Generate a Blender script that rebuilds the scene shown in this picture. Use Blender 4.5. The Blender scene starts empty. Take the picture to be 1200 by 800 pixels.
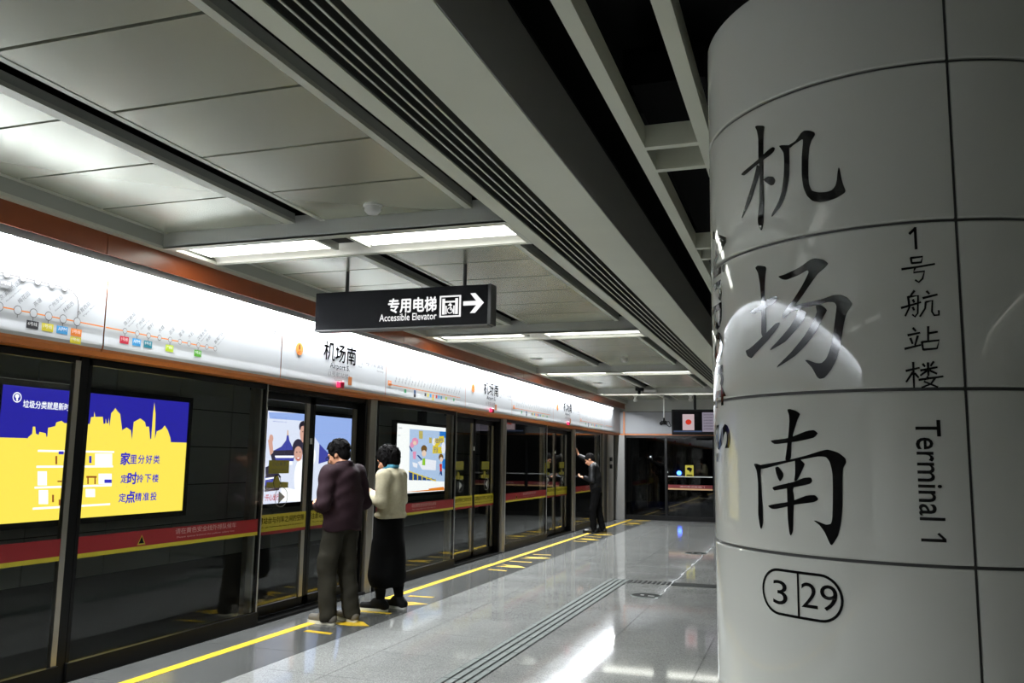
import bpy, bmesh, math, random
import numpy as np
from mathutils import Vector, Matrix, noise
from mathutils.geometry import tessellate_polygon
random.seed(7)
SC = bpy.context.scene
COL = SC.collection
PI = math.pi

# ------------------------------------------------------------------ camera
F_PX, YAW, PIT, ROL = 1003.76, .32827, .136278, .014941
CAM = np.array([0., 0., 1.5])
def cam_rows():
    cy, sy, cp, sp = math.cos(YAW), math.sin(YAW), math.cos(PIT), math.sin(PIT)
    f = np.array([-sy*cp, cy*cp, sp]); r = np.array([cy, sy, 0.]); u = np.cross(r, f)
    cr, sr = math.cos(ROL), math.sin(ROL)
    return np.array([cr*r + sr*u, -sr*r + cr*u, f])
ROWS = cam_rows()
cd = bpy.data.cameras.new('camera'); cam = bpy.data.objects.new('camera', cd); COL.objects.link(cam)
cd.sensor_width = 36; cd.lens = F_PX/1200*36; cd.clip_start = .02; cd.clip_end = 200
cam.matrix_world = Matrix(((ROWS[0][0], ROWS[1][0], -ROWS[2][0], CAM[0]), (ROWS[0][1], ROWS[1][1], -ROWS[2][1], CAM[1]),
                           (ROWS[0][2], ROWS[1][2], -ROWS[2][2], CAM[2]), (0, 0, 0, 1)))
SC.camera = cam
# ------------------------------------------------------------------ world, exposure
w = bpy.data.worlds.new('station_air'); SC.world = w; w.use_nodes = True
w.node_tree.nodes['Background'].inputs[0].default_value = (.9, .95, 1, 1)
w.node_tree.nodes['Background'].inputs[1].default_value = .004
SC.view_settings.view_transform = 'Standard'; SC.view_settings.look = 'None'
SC.view_settings.gamma = 1; SC.view_settings.use_curve_mapping = False
EXPO = .95; SC.view_settings.exposure = EXPO
LAMP_CEIL, LAMP_WASH, AD_GAIN = 1.9, 360.0, 1.25
SC.cycles.max_bounces = 8; SC.cycles.transparent_max_bounces = 16
SC.cycles.sample_clamp_indirect = 6

# ------------------------------------------------------------------ pixel helpers (a pixel is only a direction)
def ray(x, y): return ROWS.T @ np.array([(x-600)/F_PX, -(y-400)/F_PX, 1.])
def on_x(x, y, X): d = ray(x, y); return CAM + d*(X/d[0])
def on_z(x, y, Z): d = ray(x, y); return CAM + d*((Z-CAM[2])/d[2])

# ------------------------------------------------------------------ materials
MATS = {}
def srgb(c):
    if isinstance(c, str):
        c = [int(c[i:i+2], 16)/255 for i in (0, 2, 4)]
    return tuple(((v/12.92) if v <= .04045 else ((v+.055)/1.055)**2.4) for v in c)
def mat(name, col, rough=.5, metal=0., spec=.5, coat=0., emit=0., emit_col=None, bump=None, var=None):
    """col linear rgb; bump=(scale,strength); var=(scale,amount) colour grain"""
    if name in MATS: return MATS[name]
    m = bpy.data.materials.new(name); m.use_nodes = True
    nt = m.node_tree; b = nt.nodes['Principled BSDF']
    b.inputs['Base Color'].default_value = (*col, 1); b.inputs['Roughness'].default_value = rough
    b.inputs['Metallic'].default_value = metal; b.inputs['Specular IOR Level'].default_value = spec
    b.inputs['Coat Weight'].default_value = coat; b.inputs['Coat Roughness'].default_value = .04
    if emit:
        b.inputs['Emission Color'].default_value = (*(emit_col or col), 1); b.inputs['Emission Strength'].default_value = emit
    if bump or var:
        tc = nt.nodes.new('ShaderNodeTexCoord')
        geo = nt.nodes.new('ShaderNodeNewGeometry')
    if var:
        n = nt.nodes.new('ShaderNodeTexNoise'); n.inputs['Scale'].default_value = var[0]; n.inputs['Detail'].default_value = 4
        nt.links.new(geo.outputs['Position'], n.inputs['Vector'])
        r = nt.nodes.new('ShaderNodeMapRange'); r.inputs['From Min'].default_value = .3; r.inputs['From Max'].default_value = .7
        r.inputs['To Min'].default_value = 1-var[1]; r.inputs['To Max'].default_value = 1+var[1]
        nt.links.new(n.outputs['Fac'], r.inputs['Value'])
        mx = nt.nodes.new('ShaderNodeVectorMath'); mx.operation = 'SCALE'; mx.inputs[0].default_value = col
        nt.links.new(r.outputs[0], mx.inputs['Scale']); nt.links.new(mx.outputs[0], b.inputs['Base Color'])
    if bump:
        n2 = nt.nodes.new('ShaderNodeTexNoise'); n2.inputs['Scale'].default_value = bump[0]; n2.inputs['Detail'].default_value = 5
        nt.links.new(tc.outputs['Object'], n2.inputs['Vector'])
        bp = nt.nodes.new('ShaderNodeBump'); bp.inputs['Strength'].default_value = bump[1]; bp.inputs['Distance'].default_value = .01
        nt.links.new(n2.outputs['Fac'], bp.inputs['Height']); nt.links.new(bp.outputs[0], b.inputs['Normal'])
    MATS[name] = m; return m
def emis(name, col, s):
    """backlit print or lamp"""
    if name in MATS: return MATS[name]
    m = bpy.data.materials.new(name); m.use_nodes = True; nt = m.node_tree; nt.nodes.clear()
    o = nt.nodes.new('ShaderNodeOutputMaterial'); e = nt.nodes.new('ShaderNodeEmission')
    e.inputs[0].default_value = (*col, 1); e.inputs[1].default_value = s if name.endswith('_lamp') else s*2**-EXPO   # prints are set by how they look
    nt.links.new(e.outputs[0], o.inputs[0]); MATS[name] = m; return m
def glass(name, tint, f0=.043, rough=0.0):
    """clear pane: see-through with Schlick reflection that is the same on either face"""
    m = bpy.data.materials.new(name); m.use_nodes = True; nt = m.node_tree; nt.nodes.clear(); N = nt.nodes.new; L = nt.links.new
    o = N('ShaderNodeOutputMaterial'); t = N('ShaderNodeBsdfTransparent'); g = N('ShaderNodeBsdfGlossy'); mx = N('ShaderNodeMixShader'); geo = N('ShaderNodeNewGeometry')
    t.inputs[0].default_value = (*tint, 1); g.inputs['Color'].default_value = (1, 1, 1, 1); g.inputs['Roughness'].default_value = rough
    d = N('ShaderNodeVectorMath'); d.operation = 'DOT_PRODUCT'; L(geo.outputs['Incoming'], d.inputs[0]); L(geo.outputs['Normal'], d.inputs[1])
    a = N('ShaderNodeMath'); a.operation = 'ABSOLUTE'; L(d.outputs['Value'], a.inputs[0])
    b = N('ShaderNodeMath'); b.operation = 'SUBTRACT'; b.inputs[0].default_value = 1; L(a.outputs[0], b.inputs[1])
    p = N('ShaderNodeMath'); p.operation = 'POWER'; p.inputs[1].default_value = 5; L(b.outputs[0], p.inputs[0])
    q = N('ShaderNodeMath'); q.operation = 'MULTIPLY_ADD'; q.inputs[1].default_value = 1-f0; q.inputs[2].default_value = f0; L(p.outputs[0], q.inputs[0])
    L(q.outputs[0], mx.inputs[0]); L(t.outputs[0], mx.inputs[1]); L(g.outputs[0], mx.inputs[2]); L(mx.outputs[0], o.inputs[0]); MATS[name] = m; return m
def granite(name, base, rough, speck=.35):
    m = bpy.data.materials.new(name); m.use_nodes = True; nt = m.node_tree; b = nt.nodes['Principled BSDF']
    geo = nt.nodes.new('ShaderNodeNewGeometry')
    v = nt.nodes.new('ShaderNodeTexVoronoi'); v.inputs['Scale'].default_value = 170; nt.links.new(geo.outputs['Position'], v.inputs['Vector'])
    n = nt.nodes.new('ShaderNodeTexNoise'); n.inputs['Scale'].default_value = 1.6; n.inputs['Detail'].default_value = 3; nt.links.new(geo.outputs['Position'], n.inputs['Vector'])
    sep = nt.nodes.new('ShaderNodeSeparateColor'); nt.links.new(v.outputs['Color'], sep.inputs[0])
    r = nt.nodes.new('ShaderNodeMapRange'); r.inputs['To Min'].default_value = 1-speck; r.inputs['To Max'].default_value = 1+speck
    nt.links.new(sep.outputs[0], r.inputs['Value'])
    r2 = nt.nodes.new('ShaderNodeMapRange'); r2.inputs['From Min'].default_value = .3; r2.inputs['From Max'].default_value = .7
    r2.inputs['To Min'].default_value = .88; r2.inputs['To Max'].default_value = 1.12; nt.links.new(n.outputs['Fac'], r2.inputs['Value'])
    ml = nt.nodes.new('ShaderNodeMath'); ml.operation = 'MULTIPLY'; nt.links.new(r.outputs[0], ml.inputs[0]); nt.links.new(r2.outputs[0], ml.inputs[1])
    sc = nt.nodes.new('ShaderNodeVectorMath'); sc.operation = 'SCALE'; sc.inputs[0].default_value = base
    nt.links.new(ml.outputs[0], sc.inputs['Scale']); nt.links.new(sc.outputs[0], b.inputs['Base Color'])
    b.inputs['Roughness'].default_value = rough; b.inputs['Specular IOR Level'].default_value = .36
    MATS[name] = m; return m

granite('granite', (.28, .285, .275), .055)
granite('granite_dark', (.085, .087, .084), .17, .2)
M_grout = mat('grout', (.10, .10, .097), .5)
M_yel = mat('yellow_paint', srgb('d2ae26'), .4, var=(9, .1))
M_tact = mat('tactile_rubber', (.10, .118, .108), .6, spec=.2, var=(14, .1))
M_tactd = mat('tactile_groove', (.012, .013, .012), .7, spec=.1)
M_panel = mat('ceiling_enamel', (.60, .615, .505), .27, metal=.65)
M_lip = mat('ceiling_lip_paint', (.58, .59, .52), .38, metal=.2)
M_cgrey = mat('ceiling_grey_paint', (.36, .37, .34), .45)
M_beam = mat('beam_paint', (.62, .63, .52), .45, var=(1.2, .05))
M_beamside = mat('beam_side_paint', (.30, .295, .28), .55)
M_slot = mat('slot_shade_tone', (.075, .076, .068), .6)  # shade inside the vent slots, put into the colour
M_soffit = mat('black_soffit', (.008, .008, .008), .9, spec=.1)
M_black = mat('black_plenum', (.006, .006, .006), .9)
M_brown = mat('brown_laminate', srgb('8a4422'), .30, var=(3, .12))
M_orange = mat('orange_enamel', srgb('b9692c'), .38, var=(30, .05))
M_fascia = mat('white_enamel', (.46, .47, .49), .33)
M_rail = mat('grey_rail', (.48, .49, .50), .4)
M_steel = mat('brushed_steel', (.45, .415, .355), .36, metal=1., bump=(60, .05))
M_blackframe = mat('black_frame', (.004, .004, .0045), .3, spec=.2)
M_kick = mat('black_kick_plate', (.006, .006, .006), .35, spec=.15)
M_alu = mat('aluminium_edge', (.55, .55, .53), .35, metal=.8)
M_glass = glass('screen_glass', (.90, .92, .91), .026)
M_glassd = glass('dark_end_glass', (.45, .46, .46))
M_red = mat('red_sticker', srgb('8c121c'), .45)
M_ysticker = mat('yellow_sticker', srgb('b8ac2a'), .45)
M_ystick2 = mat('olive_sticker', srgb('8c8624'), .45)
M_ink = mat('black_ink', (.007, .007, .007), .05, spec=.3)
M_inkd = mat('grey_ink', (.10, .10, .105), .5)
M_inkl = mat('faint_ink', (.16, .15, .15), .5)
M_white = mat('white_print', (.75, .75, .75), .5)
M_whited = mat('pale_pink_print', (.55, .36, .36), .5)
M_col = mat('column_enamel', (.58, .585, .535), .03, spec=.55)
M_joint = mat('column_joint', (.045, .047, .045), .5)
M_twall = mat('tunnel_panel', (.34, .36, .355), .5)
M_dark = mat('dark_concrete', (.035, .035, .035), .85)
M_wall = mat('plain_wall', (.45, .45, .42), .6)
M_endpanel = mat('end_panel_enamel', (.27, .28, .30), .4)
M_plastic = mat('white_plastic', (.62, .62, .60), .4)
M_dplastic = mat('black_plastic', (.008, .008, .009), .5, spec=.08)
M_signblk = mat('sign_black', (.008, .0082, .010), .5, spec=.06)

# ------------------------------------------------------------------ mesh builder
def wloc(o):
    v = Vector((0, 0, 0))
    while o is not None:
        v += o.location; o = o.parent
    return v
def props(o, label=None, cat=None, group=None, kind=None):
    if label: o['label'] = label
    if cat: o['category'] = cat
    if group: o['group'] = group
    if kind: o['kind'] = kind
    return o
def empty(name, loc, label=None, cat=None, group=None, kind=None):
    o = bpy.data.objects.new(name, None); COL.objects.link(o); o.location = loc; o.empty_display_size = .1
    return props(o, label, cat, group, kind)
class MB:
    def __init__(s): s.v = []; s.f = []; s.mi = []
    def add(s, vs, fs, mi=0):
        k = len(s.v); s.v += [tuple(map(float, p)) for p in vs]
        for f in fs: s.f.append(tuple(k+i for i in f)); s.mi.append(mi)
        return s
    def box(s, x0, x1, y0, y1, z0, z1, mi=0):
        return s.add([(x0,y0,z0),(x1,y0,z0),(x1,y1,z0),(x0,y1,z0),(x0,y0,z1),(x1,y0,z1),(x1,y1,z1),(x0,y1,z1)],
                     [(3,2,1,0),(4,5,6,7),(0,1,5,4),(1,2,6,5),(2,3,7,6),(3,0,4,7)], mi)
    def poly(s, pts, mi=0): return s.add(pts, [tuple(range(len(pts)))], mi)
    def extrude_y(s, prof, y0, y1, mi=0, closed=True):
        n = len(prof); vs = [(x, y0, z) for x, z in prof] + [(x, y1, z) for x, z in prof]
        fs = [(i, (i+1) % n, n+(i+1) % n, n+i) for i in range(n if closed else n-1)]
        if closed: fs += [tuple(range(n-1, -1, -1)), tuple(range(n, 2*n))]
        return s.add(vs, fs, mi)
    def tube(s, p0, p1, r0, r1=None, n=12, mi=0):
        r1 = r0 if r1 is None else r1
        p0, p1 = Vector(p0), Vector(p1); d = (p1-p0).normalized()
        a = d.orthogonal().normalized(); b = d.cross(a)
        vs = []
        for p, r in ((p0, r0), (p1, r1)):
            for i in range(n):
                t = 2*PI*i/n; vs.append(p + a*math.cos(t)*r + b*math.sin(t)*r)
        fs = [(i, (i+1) % n, n+(i+1) % n, n+i) for i in range(n)] + [tuple(range(n-1, -1, -1)), tuple(range(n, 2*n))]
        return s.add(vs, fs, mi)
    def lathe(s, prof, c, n=20, mi=0):
        vs = []; m = len(prof)
        for i in range(n):
            t = 2*PI*i/n
            for r, z in prof: vs.append((c[0]+r*math.cos(t), c[1]+r*math.sin(t), c[2]+z))
        fs = []
        for i in range(n):
            for j in range(m-1): fs.append((i*m+j, ((i+1) % n)*m+j, ((i+1) % n)*m+j+1, i*m+j+1))
        return s.add(vs, fs, mi)
    def build(s, name, mats, parent=None, smooth=False, local=False, bevel=0):
        me = bpy.data.meshes.new(name); v = np.array(s.v, float).reshape(-1, 3)
        off = Vector((0, 0, 0))
        if parent is not None and not local: off = wloc(parent)
        elif parent is None and not local:
            off = Vector(((v[:, 0].min()+v[:, 0].max())/2, (v[:, 1].min()+v[:, 1].max())/2, v[:, 2].min()))
        me.from_pydata([tuple(p) for p in v - np.array(off)], [], s.f)
        if not isinstance(mats, (list, tuple)): mats = [mats]
        for m in mats: me.materials.append(m)
        me.polygons.foreach_set('material_index', s.mi)
        if smooth: me.polygons.foreach_set('use_smooth', [True]*len(me.polygons))
        me.update()
        o = bpy.data.objects.new(name, me); COL.objects.link(o)
        if parent is not None: o.parent = parent
        elif not local: o.location = off
        if bevel:
            b = o.modifiers.new('bevel', 'BEVEL'); b.width = bevel; b.segments = 2; b.limit_method = 'ANGLE'
        return o
def inst(me, name, loc, parent):
    o = bpy.data.objects.new(name, me); COL.objects.link(o); o.parent = parent
    o.location = Vector(loc) - wloc(parent); return o
def mesh_of(mb, name, m):
    o = mb.build(name, m, local=True); me = o.data; bpy.data.objects.remove(o); return me

# text: flat 2-D outline of a line of type -> (verts2d, faces)
_tc = {}
def text2d(body, bold=0., res=2):
    k = (body, bold, res)
    if k in _tc: return _tc[k]
    cu = bpy.data.curves.new('type', 'FONT'); cu.body = body; cu.resolution_u = res; cu.offset = bold; cu.fill_mode = 'FRONT'
    o = bpy.data.objects.new('type', cu); COL.objects.link(o)
    dg = bpy.context.evaluated_depsgraph_get(); dg.update()
    me = bpy.data.meshes.new_from_object(o.evaluated_get(dg))
    vs = np.array([(v.co.x, v.co.y) for v in me.vertices]); fs = [tuple(p.vertices) for p in me.polygons]
    bpy.data.objects.remove(o); bpy.data.curves.remove(cu); bpy.data.meshes.remove(me)
    _tc[k] = (vs, fs); return _tc[k]
def put_text(mb, body, fn, u0, u1, v0, v1, bold=0., mi=0, res=2, keep=False, ang=0.):
    """fit the type into the box u0..u1, v0..v1 of a surface whose points are fn(u, v)"""
    vs, fs = text2d(body, 0., res)
    if len(vs) == 0: return
    if bold > .006:
        b_ = (u1-u0)/max(len(body), 1)*bold*1.1
        for du, dv in ((b_, 0), (-b_, 0), (0, b_), (0, -b_)): put_text(mb, body, fn, u0+du, u1+du, v0+dv, v1+dv, 0., mi, res, keep, ang)
    lo, hi = vs.min(0), vs.max(0); p = (vs-lo)/(hi-lo)
    uu = u0 + p[:, 0]*(u1-u0); vv = v0 + p[:, 1]*(v1-v0)
    if ang:
        c, s_ = math.cos(ang), math.sin(ang); du, dv = uu-u0, vv-v0
        uu, vv = u0 + du*c - dv*s_, v0 + du*s_ + dv*c
    mb.add([fn(a, b) for a, b in zip(uu, vv)], fs, mi)
def disc(mb, fn, u, v, ru, rv=None, n=24, mi=0, r_in=0):
    rv = ru if rv is None else rv
    o = [fn(u+ru*math.cos(2*PI*i/n), v+rv*math.sin(2*PI*i/n)) for i in range(n)]
    if not r_in: mb.poly(o, mi); return
    q = [fn(u+ru*r_in*math.cos(2*PI*i/n), v+rv*r_in*math.sin(2*PI*i/n)) for i in range(n)]
    mb.add(o+q, [(i, (i+1) % n, n+(i+1) % n, n+i) for i in range(n)], mi)
def rect(mb, fn, u0, u1, v0, v1, mi=0): mb.poly([fn(u0, v0), fn(u1, v0), fn(u1, v1), fn(u0, v1)], mi)
def stroke2(mb, fn, pts, wd, mi=0):
    """ribbon along a polyline in (u,v); wd a number or one width per point"""
    pts = [np.array(p, float) for p in pts]; n = len(pts)
    if not hasattr(wd, '__len__'): wd = [wd]*n
    L, R = [], []
    for i, p in enumerate(pts):
        a = pts[max(i-1, 0)]; b = pts[min(i+1, n-1)]; d = b-a; d = d/(np.hypot(*d)+1e-9); nn = np.array([-d[1], d[0]])
        L.append(fn(*(p+nn*wd[i]/2))); R.append(fn(*(p-nn*wd[i]/2)))
    mb.add(L+R, [(n+i, n+i+1, i+1, i) for i in range(n-1)], mi)

Y0, Y1 = -7.6, 22.4          # platform hall, from behind the camera to the end wall
XR = 5.2
# ================================================================== FLOOR
floor = MB().box(-4.64, XR, Y0, Y1+.1, -.25, -.004).build('floor', M_grout); props(floor, kind='structure', label='polished grey granite platform floor')
TS = .8; g = .0025
MB().box(-4.64, XR, Y0, 6.25-.8*6-g, -.02, 0).build('plain_paving', MATS['granite'], floor)
tile = mesh_of(MB().box(-TS/2+g, TS/2-g, -TS/2+g, TS/2-g, -.02, 0), 'floor_tile', MATS['granite'])
x = -1.58 - .8*2
nx0 = -3.72
cols = []
xx = -1.58
while xx - TS > nx0 - .01: xx -= TS
strip_w = xx - nx0
for j in range(-6, 22):
    yc = 6.25 + TS*j + TS/2
    if yc + TS/2 > Y1 + .3: continue
    for i in range(9):
        xc = xx + TS*i + TS/2
        if xc > XR - .3 : continue
        if xc > .9 and yc < 2.5: 
            pass
        inst(tile, 'floor_tile', (xc, yc, 0), floor)
narrow = mesh_of(MB().box(-strip_w/2+g, strip_w/2-g, -TS/2+g, TS/2-g, -.02, 0), 'floor_tile_narrow', MATS['granite'])
edge = mesh_of(MB().box(-.92/2+g, .92/2-g, -.6+g, .6-g, -.02, 0), 'edge_slab', MATS['granite_dark'])
for j in range(-6, 22):
    yc = 6.25 + TS*j + TS/2
    if yc + TS/2 < Y1+.3: inst(narrow, 'floor_tile_narrow', (nx0 + strip_w/2, yc, 0), floor)
for j in range(-1, 18):
    inst(edge, 'edge_slab', (-4.18, 1.2*j+.6, 0), floor)
MB().box(-4.325, -4.235, Y0, 22.3, .0, .0015).build('safety_line', M_yel, floor)
# boarding arrows in front of the doors
P = 4.575
for k in range(-1, 4):
    o = P*k + 12.33
    mb = MB(); z = .0016
    def fl(u, v): return (u, o+v, z)
    for a in ([(-4.14, -1.07), (-3.86, -1.10), (-3.87, -1.03), (-4.14, -1.00)], [(-4.19, -.02), (-3.84, -.04), (-3.84, .03), (-4.19, .04)],
              [(-4.14, 1.0), (-3.86, 1.03), (-3.86, 1.10), (-4.14, 1.07)],
              [(-4.17, -.66), (-3.90, -.70), (-3.73, -.64), (-3.88, -.48), (-4.17, -.42), (-4.02, -.55)],
              [(-4.17, .66), (-4.02, .55), (-4.17, .42), (-3.88, .48), (-3.73, .64), (-3.90, .70)]):
        mb.poly([fl(*p) for p in a])
    mb.build('boarding_marking', M_yel, floor)
# tactile guide strip: bars on a dark bed
def tactile(x0, x1, y0, y1, along):
    mb = MB(); mb.box(x0, x1, y0, y1, 0, .001, 0)
    n = 4; wd = (x1-x0) if along == 'y' else (y1-y0)
    for i in range(n):
        a = wd/n*i + wd*.04; b = wd/n*(i+1) - wd*.04
        if along == 'y': mb.box(x0+a, x0+b, y0+.004, y1-.004, .001, .006, 1)
        else: mb.box(x0+.004, x1-.004, y0+a, y0+b, .001, .006, 1)
    return mb
tm = mesh_of(tactile(-.135, .135, -.15, .15, 'y'), 'tactile_tile', [M_tactd, M_tact])
tmx = mesh_of(tactile(-.15, .15, -.135, .135, 'x'), 'tactile_tile_cross', [M_tactd, mat('dark_tactile_bar', (.035, .038, .036), .7, spec=.15)])
y = 11.09 - .15
while y > -2: inst(tm, 'tactile_tile', (-2.278, y, 0), floor); y -= .3
turn = MB(); turn.box(-2.143, -1.60, 10.82, 11.09, 0, .001, 0)
for i in range(9): turn.box(-2.13+i*.06, -2.13+i*.06+.028, 10.83, 11.08, .001, .006, 1)
turn.build('tactile_turn_tile', [MATS['granite'], M_tactd], floor)
xq = -1.45
while xq < -.1: inst(tmx, 'tactile_tile_cross', (xq, 10.955, 0), floor); xq += .3
# pale uneven streak along a floor joint
def streak(pts, name):
    mb = MB(); L = []; Rr = []
    for (a, b, w_) in pts: L.append((a-w_/2, b, .0012)); Rr.append((a+w_/2, b, .0012))
    n = len(pts); mb.add(L+Rr, [(i, n+i, n+i+1, i+1) for i in range(n-1)])
    return mb.build(name, mat('pale_streak_tone', (.55, .56, .57), .5, var=(40, .3)), floor)
pts = []
for i in range(60):
    t = i/59; yy = 9.75 + t*6.0
    pts.append((-1.60 + .03*noise.noise(Vector((yy*2.1, 0, 0))) + .02*noise.noise(Vector((yy*9, 3, 0))), yy,
                max(.002, .014 + .034*noise.noise(Vector((yy*3.3, 7, 0))) + .03*noise.noise(Vector((yy*13, 9, 0))))))
streak(pts, 'pale_streak')
# round floor covers
for (cx, cy) in ((-1.74, 9.92), (-1.76, 14.75)):
    e = empty('floor_cover', (cx, cy, 0), 'round metal cover in the floor %s' % ('near the corner of the tactile strip' if cy < 12 else 'further off beside the pale streak'), 'floor cover', 'round covers in the platform floor')
    MB().lathe([(.0, .002), (.15, .002), (.16, .001)], (cx, cy, 0), 28).build('lid', M_tactd, e)
    MB().lathe([(.16, .0), (.16, .004), (.175, .004), (.18, .0)], (cx, cy, 0), 28).build('ring', M_tact, e)
    mb = MB(); mb.box(cx-.06, cx-.02, cy-.02, cy+.02, .002, .004); mb.box(cx+.03, cx+.10, cy-.05, cy-.02, .002, .004); mb.build('pull', M_alu, e)['kind'] = 'stuff'

# ================================================================== CEILING
ceil = MB().box(-6.2, XR, Y0, 35, 4.3, 4.4).build('ceiling', M_black); props(ceil, kind='structure', label='black open soffit above the suspended ceiling')
MB().box(-4.55, -1.12, Y0, Y1, 3.40, 3.42).build('plenum_lid', M_black, ceil)
ZP, ZL, PL = 3.09, 2.98, 4.63
lights_y = [4.95 + PL*k for k in range(-2, 4)]
PW = .637
pa = mesh_of(MB().box(-.49, .49, -PW/2+.0105, PW/2-.0105, 0, .02), 'ceiling_panel', M_panel)
pb = mesh_of(MB().box(-.51, .51, -PW/2+.0105, PW/2-.0105, 0, .02), 'ceiling_panel_wide', M_panel)
def short(w_, hw): return mesh_of(MB().box(-hw, hw, -w_/2+.0105, w_/2-.0105, 0, .02), 'ceiling_panel_short', M_panel)
bays = [(ly - (PL-.58), ly) for ly in lights_y] + [(lights_y[-1]+.58, Y1)]
sh = {}
for (a, b) in bays:
    yb = b
    while yb - PW > a - .02:
        inst(pa, 'ceiling_panel', (-3.85, yb-PW/2, ZP), ceil); inst(pb, 'ceiling_panel_wide', (-2.53, yb-PW/2, ZP), ceil); yb -= PW
    r_ = yb - a
    if r_ > .04:
        for hw, xc in ((.49, -3.85), (.51, -2.53)):
            key = (round(r_, 3), hw)
            if key not in sh: sh[key] = short(r_, hw)
            inst(sh[key], 'ceiling_panel_short', (xc, yb-r_/2, ZP), ceil)
    # dark backing just above the joints, lips along both recesses
    MB().box(-4.36, -3.34, a, b, ZP+.022, ZP+.03).build('panel_backing', M_black, ceil)
    MB().box(-3.06, -2.00, a, b, ZP+.022, ZP+.03).build('panel_backing', M_black, ceil)
    for x0, x1 in ((-4.38, -4.345), (-3.355, -3.28), (-3.08, -3.045), (-2.015, -1.97)):
        MB().box(x0, x1, a, b, ZP-.003, ZP+.02).build('panel_lip', M_lip, ceil)
    for x0, h_ in ((-3.29, .065), (-1.98, .075)):
        MB().box(x0, x0+.008, a, b, ZP-.002, ZP+h_).build('recess_side', M_cgrey, ceil)
# ledge by the fascia
MB().box(-4.46, -4.385, Y0, Y1, ZL, ZL+.02).build('ledge', M_lip, ceil)
MB().box(-4.40, -4.385, Y0, Y1, ZL+.02, ZP+.06).build('ledge_side', M_cgrey, ceil)
# band, slatted vent, bulkhead beam
MB().box(-1.74, -1.645, Y0, Y1, ZL, ZL+.10).build('slot_band', M_beam, ceil)
for x0 in (-1.598, -1.548, -1.496, -1.446):
    sl = MB().box(x0, x0+.009, Y0, Y1, ZL+.003, ZL+.007).build('slat', M_lip, ceil)
    MB().box(x0+.002, x0+.007, Y0, Y1, ZL+.007, ZL+.07).build('slat_web', M_slot, sl)
mb = MB(); mb.box(-1.645, -1.394, Y0, Y1, ZL+.14, ZL+.15); mb.build('slot_back', M_black, ceil)
MB().box(-1.6445, -1.640, Y0, Y1, ZL+.006, ZL+.14).build('slot_shade_strip', M_slot, ceil)  # dark strip added for the shade inside the slot
mb = MB(); mb.box(-1.394, -1.107, Y0, Y1, ZL, 3.37)
bm_ = mb.build('bulkhead_beam', [M_beam], ceil)
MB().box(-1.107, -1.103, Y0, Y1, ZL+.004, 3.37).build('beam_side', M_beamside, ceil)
# open grid beside the column
for x0 in (-.74, -.43, .95, 1.26):
    MB().box(x0, x0+.063, Y0, Y1, ZL, ZL+.11).build('grid_bar', M_beam, ceil)
for y in (-.3, .03, 1.81, 2.14, 3.91, 4.24, 5.95, 6.28, 8.0, 8.33, 10.0, 10.33, 12.1, 12.43, 14.2, 14.53, 16.3, 16.63, 18.4, 18.73, 20.5, 20.83):
    MB().box(-.677, -.43, y, y+.045, ZL, ZL+.11).build('grid_cross_bar', M_beam, ceil)
    MB().box(1.013, 1.26, y, y+.045, ZL, ZL+.11).build('grid_cross_bar', M_beam, ceil)
for y in (2.0, 5.5, 9.0, 13., 17.):
    MB().box(-1.1, 5, y, y+.3, 3.95, 4.3).build('soffit_rib', M_soffit, ceil)
MB().tube((-.2, Y0, 3.75), (-.2, Y1, 3.75), .1, n=14).build('soffit_pipe', M_soffit, ceil, smooth=True)
MB().box(-.95, -.5, 5, Y1, 3.8, 4.0).build('soffit_duct', M_soffit, ceil)
# right half of the hall: closed plain soffit
MB().box(1.7, XR, Y0, Y1, 3.0, 3.05).build('plain_soffit', M_cgrey, ceil)

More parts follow.
